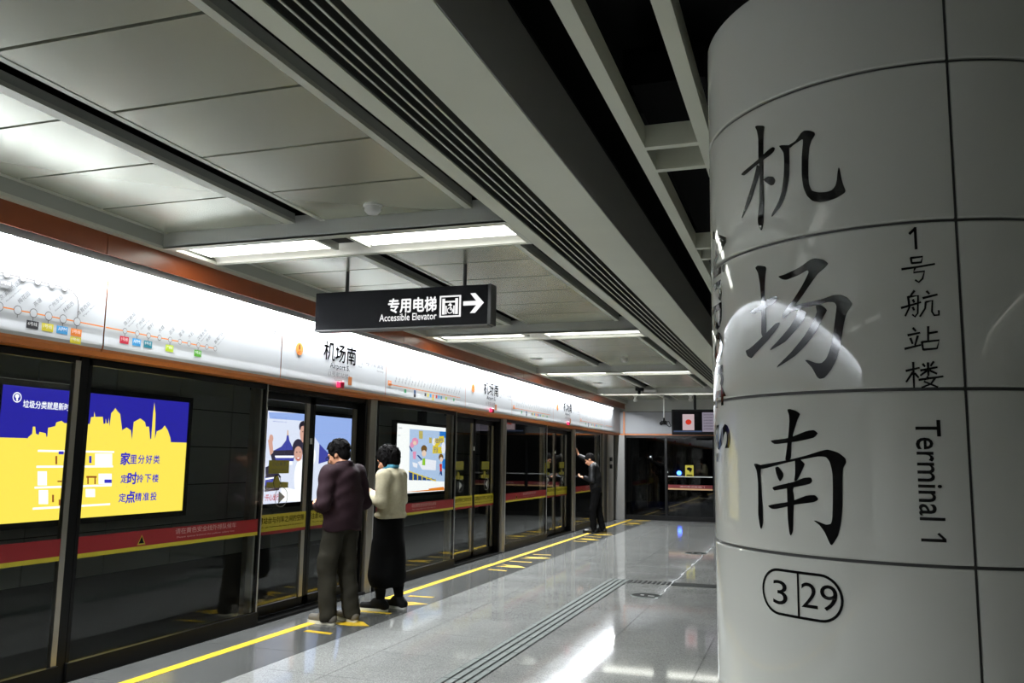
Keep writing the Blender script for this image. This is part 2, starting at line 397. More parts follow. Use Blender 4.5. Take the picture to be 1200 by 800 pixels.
# lights
M_dim = emis('dim_lamp', (.98, 1., .92), .9)  # weak glow of both rows behind the viewer
M_lamp = emis('ceiling_lamp', (.98, 1., .90), LAMP_CEIL*2.2)
for k, ly in enumerate(lights_y):
    names = ['dim recessed light row far behind the viewer', 'dim recessed light row above and behind the viewer', 'nearest bright recessed light row, in front of the hanging sign', 'second bright recessed light row, behind the hanging sign',
             'third recessed light row, a thin bright line', 'farthest recessed light row, before the end wall']
    e = empty('ceiling_light', (-3.06, ly+.29, ZL), names[k], 'light', 'recessed light rows')
    ya, yb_ = ly, ly+.57
    mb = MB(); mb.box(-4.385, -1.74, ya, ya+.012, ZL, ZP+.05); mb.build('front_plate', M_cgrey, e)
    mb = MB(); mb.box(-4.385, -1.74, ya, ya+.07, ZL-.002, ZL+.012); mb.box(-4.385, -1.74, yb_-.03, yb_, ZL-.002, ZL+.05)
    mb.box(-4.385, -4.33, ya+.07, yb_-.03, ZL-.002, ZL+.02); mb.box(-1.77, -1.74, ya+.07, yb_-.03, ZL-.002, ZL+.02)
    mb.build('frame', M_lip, e)
    # curved white reflector on the far side of the trough
    prof = [(yb_-.03, ZL)] + [(yb_-.03-.13*(1-math.cos(t)), ZL+.005+.055*math.sin(t)) for t in np.linspace(0, PI/2, 6)]
    mb = MB(); n = len(prof); mb.add([(-4.33, a, b) for a, b in prof] + [(-1.77, a, b) for a, b in prof], [(i, i+1, n+i+1, n+i) for i in range(n-1)])
    mb.build('reflector', mat('reflector_white', (.8, .79, .75), .35), e, smooth=True)
    for x0, x1 in ((-4.30, -3.21), (-2.90, -1.78)):
        MB().box(x0, x1, ya+.075, yb_-.15, ZL+.030, ZL+.045).build('diffuser', M_lamp if k > 1 else M_dim, e)
    for xd in (-3.2, -2.94): MB().box(xd, xd+.03, ya+.07, yb_-.16, ZL+.01, ZL+.06).build('divider', M_lip, e)
    mb = MB(); mb.box(-4.38, -1.75, ya+.012, yb_, ZL+.062, ZL+.07); mb.build('back_plate', M_black, e)

# ================================================================== BROWN BOARD, WASH LAMPS, FASCIA
XB = -4.452
bj = [-9.3, -4.7, -.1, 4.5, 9.1, 13.7, 18.3, Y1]
trim = empty('trim_1', (XB, 0, 2.84), kind='structure', label='brown laminate board above the white fascia')
for a, b in zip(bj[:-1], bj[1:]):
    MB().box(XB-.015, XB, max(a, Y0)+.004, b-.004, 2.838, 2.98).build('board', M_brown, trim)
MB().box(XB-.03, XB-.016, Y0, Y1, 2.85, 2.98).build('board_backing', M_black, trim)
XF = -4.58
M_wash = emis('wash_lamp', (.93, .97, 1.), LAMP_WASH)
wl = [(-6.2, .5), (.5, 4.62), (4.62, 9.2), (9.2, 13.8), (13.8, 18.4), (18.4, 21.35)]
wn = ['above the fascia behind the viewer', 'above the nearest fascia panels', 'above the route map left of the first station name', 'above the fascia beyond the hanging sign', 'above the third station name', 'at the far end of the fascia']
for (a, b), nme in zip(wl, wn):
    e = empty('wash_lamp', (-4.5, (a+b)/2, 2.86), 'slim white strip lamp ' + nme, 'strip lamp', 'strip lamps washing the fascia')
    mb = MB(); mb.box(-4.566, -4.512, a, b, 2.808, 2.90); mb.box(-4.516, -4.508, a, b, 2.7955, 2.90); mb.build('housing', M_rail, e)
    MB().poly([(-4.564, a, 2.8065), (-4.564, b, 2.8065), (-4.54, b, 2.8065), (-4.54, a, 2.8065)]).build('tube', M_wash, e)
MB().box(-4.75, -4.6, Y0, Y1, 2.16, 3.05).build('fascia_spine', M_orange); bpy.data.objects['fascia_spine']['kind'] = 'structure'
bpy.data.objects['fascia_spine'].name = 'wall_fascia_spine'
front = [(-4.596, 2.93), (-4.584, 2.915), (-4.58, 2.88), (-4.58, 2.30), (-4.578, 2.252)]
rail = [(-4.578, 2.252), (-4.578, 2.235), (-4.583, 2.212)]
low = [(-4.583, 2.212), (-4.595, 2.198), (-4.612, 2.182), (-4.632, 2.168), (-4.655, 2.156), (-4.69, 2.15), (-4.74, 2.15)]
joints = [-7.6, -2.35, -.2, 2.2, 4.66, 6.80, 8.92, 11.41, 13.49, 15.99, 18.07, 20.55, Y1-.02]
kinds = ['plain', 'plain', 'plain', 'mapL', 'mapR', 'name', 'mapF', 'name', 'mapF', 'name', 'mapF', 'last']
flabels = {3: 'white fascia panel with two rows of a route map, at the left edge', 4: 'white fascia panel with ten stops of a route map, above the dark left screens',
           5: 'white fascia panel with the largest black station name, left below the hanging sign', 6: 'white fascia panel with a small route map right of the largest station name',
           7: 'white fascia panel with the second black station name', 8: 'white fascia panel with a small route map after the second station name',
           9: 'white fascia panel with the third, faint station name', 10: 'small white fascia panel with a red-marked route map near the far end',
           11: 'grey unlit end piece of the white fascia by the end wall'}
def fs(u, v): return (XF + .0022, u, v)
ORG, GRY = 0, 1
M_box = {c: mat('box_'+c, srgb(h), .5) for c, h in dict(orange='e07b1f', yellow='d2c32a', blue='3f9ad6', black='25252a', red='c81e3c', teal='1f7f93', lime='b4c92d', green='57a82e', dgreen='2f8f5c', grey='8a8a8c', navy='34507a').items()}
def boxes(parent, lst):
    for (u, v, c, wd, h) in lst:
        mb = MB(); rect(mb, fs, u-wd/2, u+wd/2, v-h/2, v+h/2); bo = mb.build('line_badge', M_box[c], parent)
        if wd > .08:
            mb = MB(); put_text(mb, {'red': '5号线', 'blue': 'APM', 'teal': '8号线', 'lime': '广佛线', 'green': '7号线', 'black': '6号线', 'yellow': '1号线', 'orange': '3号线', 'grey': '6号线'}.get(c, '3号线'), lambda p, q: (XF+.003, p, q), u-wd*.38, u+wd*.38, v-h*.12, v+h*.36)
            mb.build('badge_lettering', M_white, bo)
for i, (a, b) in enumerate(zip(joints[:-1], joints[1:])):
    lab = flabels.get(i, ['white fascia panel far behind the viewer', 'white fascia panel behind the viewer', 'white fascia panel beside the viewer'][min(i, 2)])
    e = empty('fascia_panel', (XF, (a+b)/2, 2.15), lab, 'fascia panel', 'white fascia panels over the platform doors')
    MB().extrude_y(front, a+.006, b-.006, closed=False).build('face', M_fascia, e)
    MB().extrude_y(rail, a+.006, b-.006, closed=False).build('lower_rail', M_rail, e)
    MB().extrude_y(low, a+.006, b-.006, closed=False).build('lower_edge', M_orange, e, smooth=True)
    k = kinds[i]
    if k == 'name':
        ink = MB(); put_text(ink, '机场南', fs, a+.74, a+1.40, 2.475, 2.665, .010)
        put_text(ink, 'Airport S.', fs, a+.87, a+1.27, 2.385, 2.455, .012)
        ink.build('lettering', M_ink, e)
        ink = MB(); put_text(ink, '(1号航站楼)', fs, a+.84, a+1.28, 2.31, 2.37); put_text(ink, 'Terminal 1', fs, a+.96, a+1.16, 2.275, 2.295)
        put_text(ink, '下一站', fs, a+1.44, a+1.56, 2.50, 2.545); put_text(ink, 'Next', fs, a+1.46, a+1.54, 2.465, 2.485)
        put_text(ink, '高增', fs, a+1.90, a+2.04, 2.50, 2.56); put_text(ink, 'Gaozeng', fs, a+1.89, a+2.05, 2.455, 2.48)
        put_text(ink, '下站', fs, a+1.74, a+1.86, 2.505, 2.555)
        stroke2(ink, fs, [(a+1.62, 2.53), (a+1.70, 2.53)], .008); stroke2(ink, fs, [(a+1.67, 2.555), (a+1.70, 2.53), (a+1.67, 2.505)], .008)
        ink.build('small_lettering', M_inkd, e)['kind'] = 'stuff'
        mb = MB(); disc(mb, fs, a+.295, 2.52, .062); mb.build('line_badge', M_box['orange'], e)
        mb = MB(); put_text(mb, '1', lambda u, v: (XF+.0032, u, v), a+.287, a+.303, 2.515, 2.565); put_text(mb, 'A口', lambda u, v: (XF+.0032, u, v), a+.265, a+.325, 2.475, 2.50); mb.build('badge_number', M_ink, e)
        # alarm lamp and small orange plate
        MB().box(XF, XF+.05, a+1.01, a+1.10, 2.205, 2.27).build('door_lamp', mat('red_lamp', srgb('b01838'), .25, emit=.03), e, bevel=.01)
        mb = MB(); rect(mb, fs, a+1.25, a+1.33, 2.255, 2.345); mb.build('orange_plate', M_orange, e)
    if k == 'mapF' or k == 'last':
        L = b-a-.3; c0 = a+.1
        if k == 'last': L = .75
        ink = MB(); stroke2(ink, fs, [(c0, 2.345), (c0+L, 2.345)], .010); ink.build('route_line', M_box['orange'], e)
        if k == 'mapF':
            ink = MB()
            nm = ['高增', '人和', '龙归', '嘉禾望岗', '白云大道北', '永泰', '同和', '京溪南方医院', '梅花园', '燕塘', '广州东站', '林和西', '体育西路', '珠江新城', '广州塔', '客村', '大塘', '沥滘', '厦滘', '大石', '汉溪长隆', '市桥', '番禺广场']
            for q, s_ in enumerate(nm):
                u = c0+.15 + (L-.2)*q/(len(nm)-1)
                put_text(ink, s_, fs, u, u+.034*len(s_), 2.375, 2.405, 0, ang=1.0, res=1)
            put_text(ink, '体育西路', fs, b-.36, b-.20, 2.61, 2.65); stroke2(ink, fs, [(b-.14, 2.63), (b-.06, 2.63)], .01); stroke2(ink, fs, [(b-.09, 2.655), (b-.06, 2.63), (b-.09, 2.605)], .01)
            ink.build('stop_names', M_inkd, e)['kind'] = 'stuff'
            mb = MB()
            for q in range(len(nm)):
                disc(mb, fs, c0+.15 + (L-.2)*q/(len(nm)-1), 2.345, .013, n=10)
            mb.build('stop_dots', M_fascia, e)['kind'] = 'stuff'
            S = (L-.2)/22; B0 = c0+.15
            boxes(e, [(c0, 2.36, 'orange', .09, .06), (B0+3*S, 2.30, 'dgreen', .06, .045), (B0+6*S, 2.31, 'navy', .06, .045), (B0+6*S, 2.265, 'black', .06, .04),
                      (B0+9.5*S, 2.30, 'black', .05, .04), (B0+10.4*S, 2.30, 'yellow', .05, .04), (B0+11.3*S, 2.30, 'blue', .05, .04), (B0+12.2*S, 2.30, 'orange', .05, .04), (B0+12.2*S, 2.262, 'yellow', .05, .035),
                      (B0+13.4*S, 2.30, 'red', .05, .04), (B0+14.3*S, 2.30, 'blue', .05, .04), (B0+15.2*S, 2.30, 'teal', .05, .04), (B0+17*S, 2.30, 'lime', .05, .04), (B0+20*S, 2.30, 'dgreen', .05, .04)])
    if k == 'mapR':
        mb = MB(); stroke2(mb, fs, [(a+.01, 2.366), (5.86, 2.366)], .008); mb.build('route_line', M_box['orange'], e)
        nm = [('珠江新城', 4.85, 'red'), ('广州塔', 4.97, 'blue'), ('客村', 5.085, 'teal'), ('大塘', 5.20, None), ('沥滘', 5.315, 'lime'), ('厦滘', 5.425, None), ('大石', 5.53, None), ('汉溪长隆', 5.64, 'green'), ('市桥', 5.745, None), ('番禺广场', 5.85, None)]
        ink = MB(); dots = MB(); rims = MB(); bl = []
        for s_, u, c in nm:
            put_text(ink, s_, fs, u, u+.034*len(s_), 2.40, 2.432, ang=.80, res=2)
            disc(rims, fs, u, 2.366, .022, n=18, r_in=.8); disc(dots, lambda p, q: (XF+.0028, p, q), u, 2.366, .018, n=14)
            if c: bl.append((u, 2.30, c, .085, .052)); stroke2(ink, fs, [(u, 2.345), (u, 2.326)], .005)
        for s_, u in (('Zhujiang New Town', 4.90), ('Canton Tower', 5.02), ('Hanxi Changlong', 5.69), ('Panyu Square', 5.90)):
            put_text(ink, s_, fs, u-.015, u+.12, 2.395, 2.408, ang=.80, res=1)
        put_text(ink, '往', fs, 6.30, 6.36, 2.66, 2.70); put_text(ink, '体育西路', fs, 6.31, 6.50, 2.605, 2.655); put_text(ink, 'Tiyu Xilu', fs, 6.33, 6.49, 2.575, 2.597)
        stroke2(ink, fs, [(6.58, 2.63), (6.69, 2.63)], .01); stroke2(ink, fs, [(6.655, 2.66), (6.69, 2.63), (6.655, 2.60)], .01)
        rims.build('stop_rings', M_inkl, e)['kind'] = 'stuff'; dots.build('stop_dots', M_fascia, e)['kind'] = 'stuff'; ink.build('stop_names', M_inkd, e)['kind'] = 'stuff'; boxes(e, bl)
    if k == 'mapL':
        mb = MB(); stroke2(mb, fs, [(2.6, 2.366), (b-.01, 2.366)], .008); mb.build('route_line', M_box['orange'], e)
        mb = MB(); stroke2(mb, fs, [(3.0, 2.573), (4.30, 2.573), (4.36, 2.562), (4.405, 2.525), (4.42, 2.48), (4.42, 2.38)], .008); mb.build('branch_line', M_inkl, e)
        ink = MB(); dots = MB(); rims = MB()
        for s_, u in (('京溪南方医院', 3.83), ('梅花园', 3.96), ('燕塘', 4.075), ('广州东站', 4.19), ('林和西', 4.305), ('体育西路', 4.42)):
            put_text(ink, s_, fs, u+.01, u+.01+.034*len(s_), 2.405, 2.437, ang=.80)
            disc(rims, fs, u, 2.366, .030, n=18, r_in=.8); disc(dots, lambda p, q: (XF+.0028, p, q), u, 2.366, .025, n=14); stroke2(ink, fs, [(u, 2.338), (u, 2.318)], .005)
        for s_, u in (('Nanfang Hospital', 3.87), ('Guangzhou East', 4.23), ('Tiyu Xilu', 4.46)):
            put_text(ink, s_, fs, u+.01, u+.15, 2.40, 2.414, ang=.80, res=1)
        for s_, u in (('天河客运站', 3.86), ('五山', 3.975), ('华师', 4.085), ('岗顶', 4.195), ('石牌桥', 4.295)):
            put_text(ink, s_, fs, u+.01, u+.01+.030*len(s_), 2.61, 2.638, ang=.80)
            disc(rims, fs, u, 2.573, .028, n=18, r_in=.8); disc(dots, lambda p, q: (XF+.0028, p, q), u, 2.573, .023, n=14)
        rims.build('stop_rings', M_inkl, e)['kind'] = 'stuff'; dots.build('stop_dots', M_fascia, e)['kind'] = 'stuff'; ink.build('stop_names', M_inkd, e)['kind'] = 'stuff'
        boxes(e, [(4.075, 2.292, 'black', .09, .05), (4.19, 2.292, 'yellow', .09, .05), (4.305, 2.292, 'blue', .09, .05), (4.42, 2.292, 'orange', .09, .05), (4.42, 2.236+.004, 'yellow', .09, .045), (3.86, 2.51, 'grey', .09, .05)])

# ================================================================== PLATFORM SCREEN
XG, XD = -4.665, -4.785
def tri(mb, fn, u, v, s_): mb.poly([fn(u-s_/2, v), fn(u+s_/2, v), fn(u, v+s_*.86)])
def screen_panel(y0, y1, label, steel_end=False):
    e = empty('fixed_screen', (XG, (y0+y1)/2, 0), label, 'glass screen', 'fixed glass screens of the platform edge')
    MB().box(XG-.012, XG, y0+.03, y1-.045, .12, 2.10).build('glass', M_glass, e)
    mb = MB(); mb.box(XG-.02, XG+.002, y0, y0+.03, .12, 2.15)
    if not steel_end: mb.box(XG-.02, XG+.002, y1-.045, y1-.012, .12, 2.15)
    mb.box(XG-.02, XG+.002, y0, y1-.012, 2.10, 2.15)
    mb.build('frame', M_blackframe, e)
    MB().box(XG-.02, XG+.022, y0, y1, 0.0, .12).build('kick_plate', M_kick, e)
    if not steel_end: MB().box(XD-.02, XG+.008, y1-.012, y1, 0.0, 2.15).build('edge_strip', M_alu, e)
    fn = lambda u, v: (XG+.0015, u, v); fn2 = lambda u, v: (XG+.0025, u, v); fn3 = lambda u, v: (XG+.0033, u, v)
    mb = MB(); rect(mb, fn, y0+.03, y1-.045, .822, .935); mb.build('red_band', M_red, e)
    mb = MB(); rect(mb, fn, y0+.03, y1-.045, .792, .822); mb.build('yellow_band', M_ysticker, e)
    t = y0 + .62
    mb = MB(); tri(mb, fn2, t, .832, .085); mb.build('warning_triangle', M_ysticker, e)
    mb = MB(); tri(mb, fn3, t, .842, .058); mb.build('warning_mark', M_ink, e)
    mb = MB(); put_text(mb, '请在黄色安全线外排队候车', fn2, t+.36, t+1.12, .88, .925); put_text(mb, 'Please queue behind the yellow safety line', fn2, t+.38, t+1.10, .845, .862); mb.build('lettering', M_whited, e)
    # steel jamb standing behind the glass
    if steel_end: MB().box(XG-.03, XG+.004, y1-.045, y1, .12, 2.12).build('jamb', M_steel, e)
    else: MB().box(XG-.11, XG-.06, y1-.10, y1-.015, 0, 2.14).build('jamb', M_steel, e)
    return e
screen_panel(2.25, 4.565, 'dark fixed glass screen with red band, cut by the left photo edge', True)
screen_panel(4.64, 6.74, 'wide dark fixed glass screen with red band, showing the yellow skyline advert')
screen_panel(8.92, 11.30, 'fixed glass screen with red band behind the woman in the cream jacket')
screen_panel(13.43, 15.86, 'fixed glass screen with red band right of the second sliding door')
screen_panel(17.98, 20.42, 'fixed glass screen behind the far man in black')
MB().box(XG-.06, XG+.003, 4.57, 4.635, 0, 2.15).build('screen_post', M_blackframe)
props(bpy.data.objects['screen_post'], 'black post between the two dark left glass screens', 'post')
def door_leaf(y0, y1, right, label):
    e = empty('door_leaf', (XD, (y0+y1)/2, 0), label, 'door leaf', 'sliding glass platform door leaves')
    MB().box(XD-.010, XD, y0+.02, y1-.02, .10, 2.06).build('glass', M_glass, e)
    mb = MB(); mb.box(XD-.025, XD+.004, y0, y0+(.03 if not right else .05), .03, 2.10); mb.box(XD-.025, XD+.004, y1-(.05 if not right else .03), y1, .03, 2.10)
    mb.box(XD-.025, XD+.004, y0, y1, 2.03, 2.10); mb.box(XD-.025, XD+.004, y0, y1, .03, .12); mb.build('frame', M_blackframe, e)
    if not right: MB().box(XD-.02, XD+.006, y1-.115, y1-.052, .12, 2.03).build('steel_stile', M_steel, e)
    else: MB().box(XD-.02, XD+.006, y1-.10, y1-.032, .12, 2.03).build('steel_stile', M_steel, e)
    fn = lambda u, v: (XD+.0085, u, v); fn2 = lambda u, v: (XD+.0095, u, v)
    a, b = y0+.035, y1-(.05 if not right else .03)
    mb = MB(); rect(mb, fn, a, b, .795, .95); mb.build('yellow_band', M_ysticker, e)
    mb = MB(); rect(mb, fn, a, b, .765, .795); mb.build('red_band', M_red, e)
    mb = MB(); put_text(mb, '注意站台与列车之间的空隙', fn2, a+.01, b-.03, .865, .925, .003); put_text(mb, 'Mind the gap between the train and the platform', fn2, a+.03, b-.05, .825, .842, res=1); mb.build('lettering', M_ink, e)
    # pictogram column: plate, pointing hand, arrow roundel
    c = y0 + (.42 if not right else .52)
    mb = MB(); rect(mb, fn, c-.20, c+.14, 1.33, 1.455); mb.build('yellow_plate', M_ystick2, e)
    mb = MB(); put_text(mb, '小心夹手', fn2, c-.15, c+.09, 1.40, 1.44); put_text(mb, 'Mind your hands', fn2, c-.15, c+.09, 1.355, 1.375, res=1); mb.build('plate_lettering', M_inkd, e)
    mb = MB(); mb.poly([fn(c-.22, 1.20), fn(c+.14, 1.19), fn(c+.14, 1.245), fn(c+.0, 1.25), fn(c-.04, 1.31), fn(c-.10, 1.31), fn(c-.12, 1.25), fn(c-.22, 1.25)]); mb.build('hand_pictogram', M_ystick2, e)
    mb = MB(); disc(mb, fn2, c-.05, 1.245, .062, .075, n=20, r_in=.86); mb.build('pictogram_ring', M_ink, e)
    mb = MB(); disc(mb, fn2, c+.03, 1.105, .11, .095, n=28, r_in=.93); s_ = 1 if not right else -1
    mb.poly([fn2(c+.03-.045*s_, 1.045), fn2(c+.03-.045*s_, 1.165), fn2(c+.03+.065*s_, 1.105)]); mb.build('arrow_roundel', mat('roundel_grey', (.45, .46, .46), .5), e)
    if not right: MB().box(XD+.004, XD+.02, y1-.03, y1-.012, 1.62, 1.68).build('latch', M_plastic, e)
    return e
doors = [(6.76, 7.715, 8.67), (11.33, 12.32, 13.24), (15.89, 16.86, 17.79)]
dn = [('sliding door leaf with yellow band left of the man in the maroon jacket', 'sliding door leaf behind the man in the maroon jacket'),
      ('left leaf of the second sliding door, right of the cartoon advert', 'right leaf of the second sliding door, before a steel pillar'),
      ('left leaf of the narrow third sliding door', 'right leaf of the third sliding door, beside the far man')]
pl_lab = ['steel pillar between the man in maroon and the woman', 'bright steel pillar right of the second sliding door', 'steel pillar that the far man in black leans on']
for (a, m_, b), (l1, l2), pl in zip(doors, dn, pl_lab):
    door_leaf(a, m_-.004, False, l1); door_leaf(m_+.004, b, True, l2)
    e = empty('door_pillar', (-4.72, b+.12, 0), pl, 'pillar', 'steel pillars between the platform doors')
    MB().box(-4.80, XG+.012, b+.055, b+.185, 0, 2.15).build('casing', M_steel, e, bevel=.004)
    MB().box(-4.80, XG-.03, b+.005, b+.05, 0, 2.15).build('rubber_strip', M_blackframe, e)
    MB().box(XG-.06, XG+.016, b+.186, b+.20, 0, 2.15).build('edge_trim', M_alu, e)
    # door head and sill
    MB().box(-4.86, -4.70, a-.02, b+.05, 2.10, 2.16).build('door_head', M_blackframe, e)
    MB().box(-4.84, -4.64, a-.02, b+.05, -.02, .025).build('door_sill', M_kick, e)
# end of the row
e = empty('end_cabinet', (-4.66, 21.4, 0), 'narrow steel panels with two small control boxes by the end wall', 'cabinet')
MB().box(-4.78, -4.66, 20.72, 20.86, 0, 2.15).build('narrow_post', M_steel, e)
MB().box(-4.80, -4.70, 20.45, 20.72, 0, 2.15).build('dark_infill', M_blackframe, e)
MB().box(-4.80, -4.68, 20.86, 21.25, 0, 2.15).build('dark_infill', M_blackframe, e)
MB().box(-4.80, -4.655, 21.25, 21.9, 0, 2.15).build('steel_panel', M_steel, e)
MB().box(-4.80, -4.69, 21.9, 22.25, 0, 2.15).build('dark_infill', M_blackframe, e)
for z in (1.30, 1.48): MB().box(-4.655, -4.63, 21.5, 21.66, z, z+.1).build('control_box', M_dplastic, e)
MB().box(-4.80, -4.44, 22.25, 22.4, 0, 2.16).build('end_pillar', mat('darkened_steel', (.20, .198, .19), .55, metal=.6)); props(bpy.data.objects['end_pillar'], 'steel corner pillar where the screens meet the end wall', 'pillar')  # same steel as the door pillars, darkened in colour against the lamp light

# ================================================================== TUNNEL BEHIND THE GLASS
XT = -8.37
tw = MB().box(XT-.3, XT-.02, -4, 23, -1.3, 3.6).build('wall_tunnel', M_dark); props(tw, kind='structure', label='grey panelled tunnel wall across the track')
tp = mesh_of(MB().box(-.02, 0, -.6+.008, .6-.008, -.27+.008, .27-.008), 'wall_panel', M_twall)
for j in range(18):
    for i in range(6): inst(tp, 'wall_panel', (XT, 1.0+1.2*j, .26+.54*i), tw)
MB().box(XT-.3, -4.7, -4, 23, -1.35, -1.2).build('floor_track', M_dark); bpy.data.objects['floor_track']['kind'] = 'structure'
MB().box(XT-.3, -4.9, -4, 23, 3.6, 3.7).build('ceiling_tunnel', M_dark); bpy.data.objects['ceiling_tunnel']['kind'] = 'structure'
MB().box(-4.95, -4.64, Y0, Y1+2, -1.2, -.03).build('wall_platform_edge', M_dark); bpy.data.objects['wall_platform_edge']['kind'] = 'structure'
MB().box(-4.95, -4.76, Y0, Y1, 2.17, 3.6).build('wall_screen_header', M_blackframe); bpy.data.objects['wall_screen_header']['kind'] = 'structure'
MB().box(XT, -4.7, 23.0, 23.2, -1.2, 3.6).build('wall_tunnel_end', M_dark); bpy.data.objects['wall_tunnel_end']['kind'] = 'structure'
for xr in (-7.4, -5.96):
    props(MB().box(xr-.035, xr+.035, -4, 23, -1.2, -1.04).build('running_rail', M_steel), 'steel running rail ' + ('by the tunnel wall' if xr < -7 else 'by the platform edge'), 'rail', 'running rails')

# ---- advert light boxes
XA = XT + .10
def ad_mat(n, h, s_=1.): return emis('ad_'+n, tuple(v*1 for v in srgb(h)), AD_GAIN*s_)
def crop4(x, y): return (x*.275, 420+y*.275)
def crop6(x, y): return (300+x*.2124, 470+y*.2124)
def crop7(x, y): return (450+x*.17503, 480+y*.17503)
def adfn(crop, lvl):
    X = XA + .0015*lvl
    return lambda x, y: tuple(on_x(*crop(x, y), X))
def pfn(lvl): return lambda u, v: (XA + .0015*lvl, u, v)
def ad_box(y0, y1, label):
    e = empty('advert_lightbox', (XA, (y0+y1)/2, .70), label, 'advert', 'backlit adverts on the tunnel wall')
    mb = MB(); z0, z1 = .72, 2.225
    for q in ((y0-.07, y1+.07, z1, z1+.07), (y0-.07, y1+.07, z0-.07, z0), (y0-.07, y0, z0, z1), (y1, y1+.07, z0, z1)): mb.box(XA-.08, XA+.015, q[0], q[1], q[2], q[3])
    mb.box(XA-.09, XA-.07, y0, y1, z0, z1)
    mb.build('frame', M_blackframe, e); return e
# 1: yellow and blue skyline
a0, a1 = on_x(2, 455, XA)[1], on_x(221.5, 473, XA)[1]
e = ad_box(a0, a1, 'blue and yellow backlit advert with a city skyline')
mb = MB(); rect(mb, pfn(0), a0, a1, .72, 2.225); mb.build('blue_sheet', ad_mat('blue', '2a26a0'), e)
f1 = adfn(crop4, 1)
sky = [(120,335),(140,318),(140,290),(150,290),(153,320),(165,325),(168,312),(195,318),(198,334),(205,330),(205,295),(235,288),(240,272),(262,265),(275,275),(300,275),(330,282),(340,262),(355,262),(360,280),(383,278),(388,250),(400,248),(402,225),(406,248),(438,248),(441,278),(450,276),(451,255),(454,276),(462,276),(463,252),(467,288),(474,232),(484,222),(492,210),(498,222),(512,236),(520,300),(514,345),(520,305),(540,293),(558,306),(562,345),(570,270),(598,255),(618,270),(622,290),(635,290),(640,342),(647,342),(652,235),(658,188),(663,235),(660,342),(668,310),(690,300),(702,285),(715,305),(726,338),(728,356)]
ysky = [f1(*p) for p in sky]; mb = MB()
zb = f1(0, 336)[2]
for p, q in zip(ysky[:-1], ysky[1:]):
    if q[1] - p[1] > 1e-4: mb.poly([(p[0], p[1], zb-.02), (q[0], q[1], zb-.02), (q[0], q[1], max(q[2], zb-.01)), (p[0], p[1], max(p[2], zb-.01))])
mb.poly([(ysky[0][0], a0, .72), (ysky[0][0], a1, .72), (ysky[0][0], a1, f1(760, 357)[2]), (ysky[0][0], a0, zb)])
mb.build('yellow_skyline', ad_mat('yellow', 'f7dd55', 1.15), e)
f2 = adfn(crop4, 2)
mb = MB()
disc(mb, f2, 73, 165, 19, 22, n=24, r_in=.82); disc(mb, f2, 73, 160, 9, 9, n=14); disc(mb, f2, 73, 173, 4, 8, n=10)
za = f2(100, 205)[2]; zc = f2(100, 170)[2]; ua, ub = f2(100, 180)[1], f2(318, 200)[1]
put_text(mb, '垃圾分类就是新时尚', pfn(2), ua, ub, za-.01, zc-.015, .012); mb.build('white_heading', ad_mat('white', 'ffffff', 1.2), e)
# shelf drawn in white with small things
mb = MB(); u0, u1 = f2(155, 460)[1], f2(482, 460)[1]
for z in (f2(300, 395)[2], f2(300, 460)[2], f2(300, 545)[2], f2(300, 630)[2]): rect(mb, pfn(2), u0, u1, z-.012, z+.012)
for (x0, x1, y0_, y1_) in ((405, 478, 405, 455), (420, 476, 490, 535), (365, 405, 555, 590), (165, 205, 560, 620), (160, 200, 480, 540)): mb.poly([f2(x0, y1_), f2(x1, y1_), f2(x1, y0_), f2(x0, y0_)])
mb.build('white_shelf', MATS['ad_white'], e)
mb = MB()
for (x0, x1, y0_, y1_) in ((368, 412, 500, 508), (372, 378, 508, 535), (402, 408, 508, 535), (236, 244, 415, 450), (245, 272, 520, 526), (222, 230, 580, 612), (250, 262, 600, 625)): mb.poly([f2(x0, y1_), f2(x1, y1_), f2(x1, y0_), f2(x0, y0_)])
mb.build('shelf_items_brown', ad_mat('brown', '9a5a2a'), e)
mb = MB(); f3 = adfn(crop4, 3)
for (x0, x1, y0_, y1_) in ((445, 476, 515, 530), (250, 272, 395, 408), (380, 390, 415, 445)): mb.poly([f3(x0, y1_), f3(x1, y1_), f3(x1, y0_), f3(x0, y0_)])
for s_, (x0, x1, yt, ybm), big in (('家里分好类', (516, 682, 405, 450), 0), ('定时拎下楼', (511, 677, 488, 531), 1), ('定点精准投', (503, 669, 566, 610), 1)):
    n = len(s_); fu = [f2(x0, ybm)[1], f2(x1, ybm)[1]]; wd = (fu[1]-fu[0])/n; z0_, z1_ = f2((x0+x1)/2, ybm-3)[2], f2((x0+x1)/2, yt+6)[2]
    for q, ch in enumerate(s_):
        g_ = .022 if q == big else 0.0; u = fu[0]+q*wd
        put_text(mb, ch, pfn(2), u+.01-g_, u+wd-.015+g_, z0_-g_*.7, z1_+g_*1.3, .035 if q == big else .02)
mb.build('blue_lettering', ad_mat('ink_blue', '3b35c4'), e)
# 2: pale blue holiday advert
b0, b1 = on_x(313, 482, XA)[1], on_x(418.5, 490, XA)[1]
e = ad_box(b0, b1, 'pale blue backlit advert with a smiling couple before a temple roof')
mb = MB(); rect(mb, pfn(0), b0, b1, .72, 2.225); mb.build('white_sheet', ad_mat('pale', 'e6eaff', 1.0), e)
f1, f2, f3, f4 = [adfn(crop6, k) for k in (1, 2, 3, 4)]
mb = MB(); mb.poly([f1(290, 70), f1(552, 98), f1(552, 300), f1(440, 330), f1(350, 235), f1(290, 150)]); mb.poly([f1(70, 60), f1(290, 70), f1(290, 110), f1(75, 95)]); mb.build('blue_sky', ad_mat('sky', '9db6f2', 1.0), e)
mb = MB(); mb.poly([f2(166, 215), f2(170, 188), f2(180, 188), f2(184, 215), f2(200, 250), f2(222, 275), f2(92, 275), f2(140, 250)]); mb.poly([f2(350, 235), f2(430, 320), f2(345, 345)])
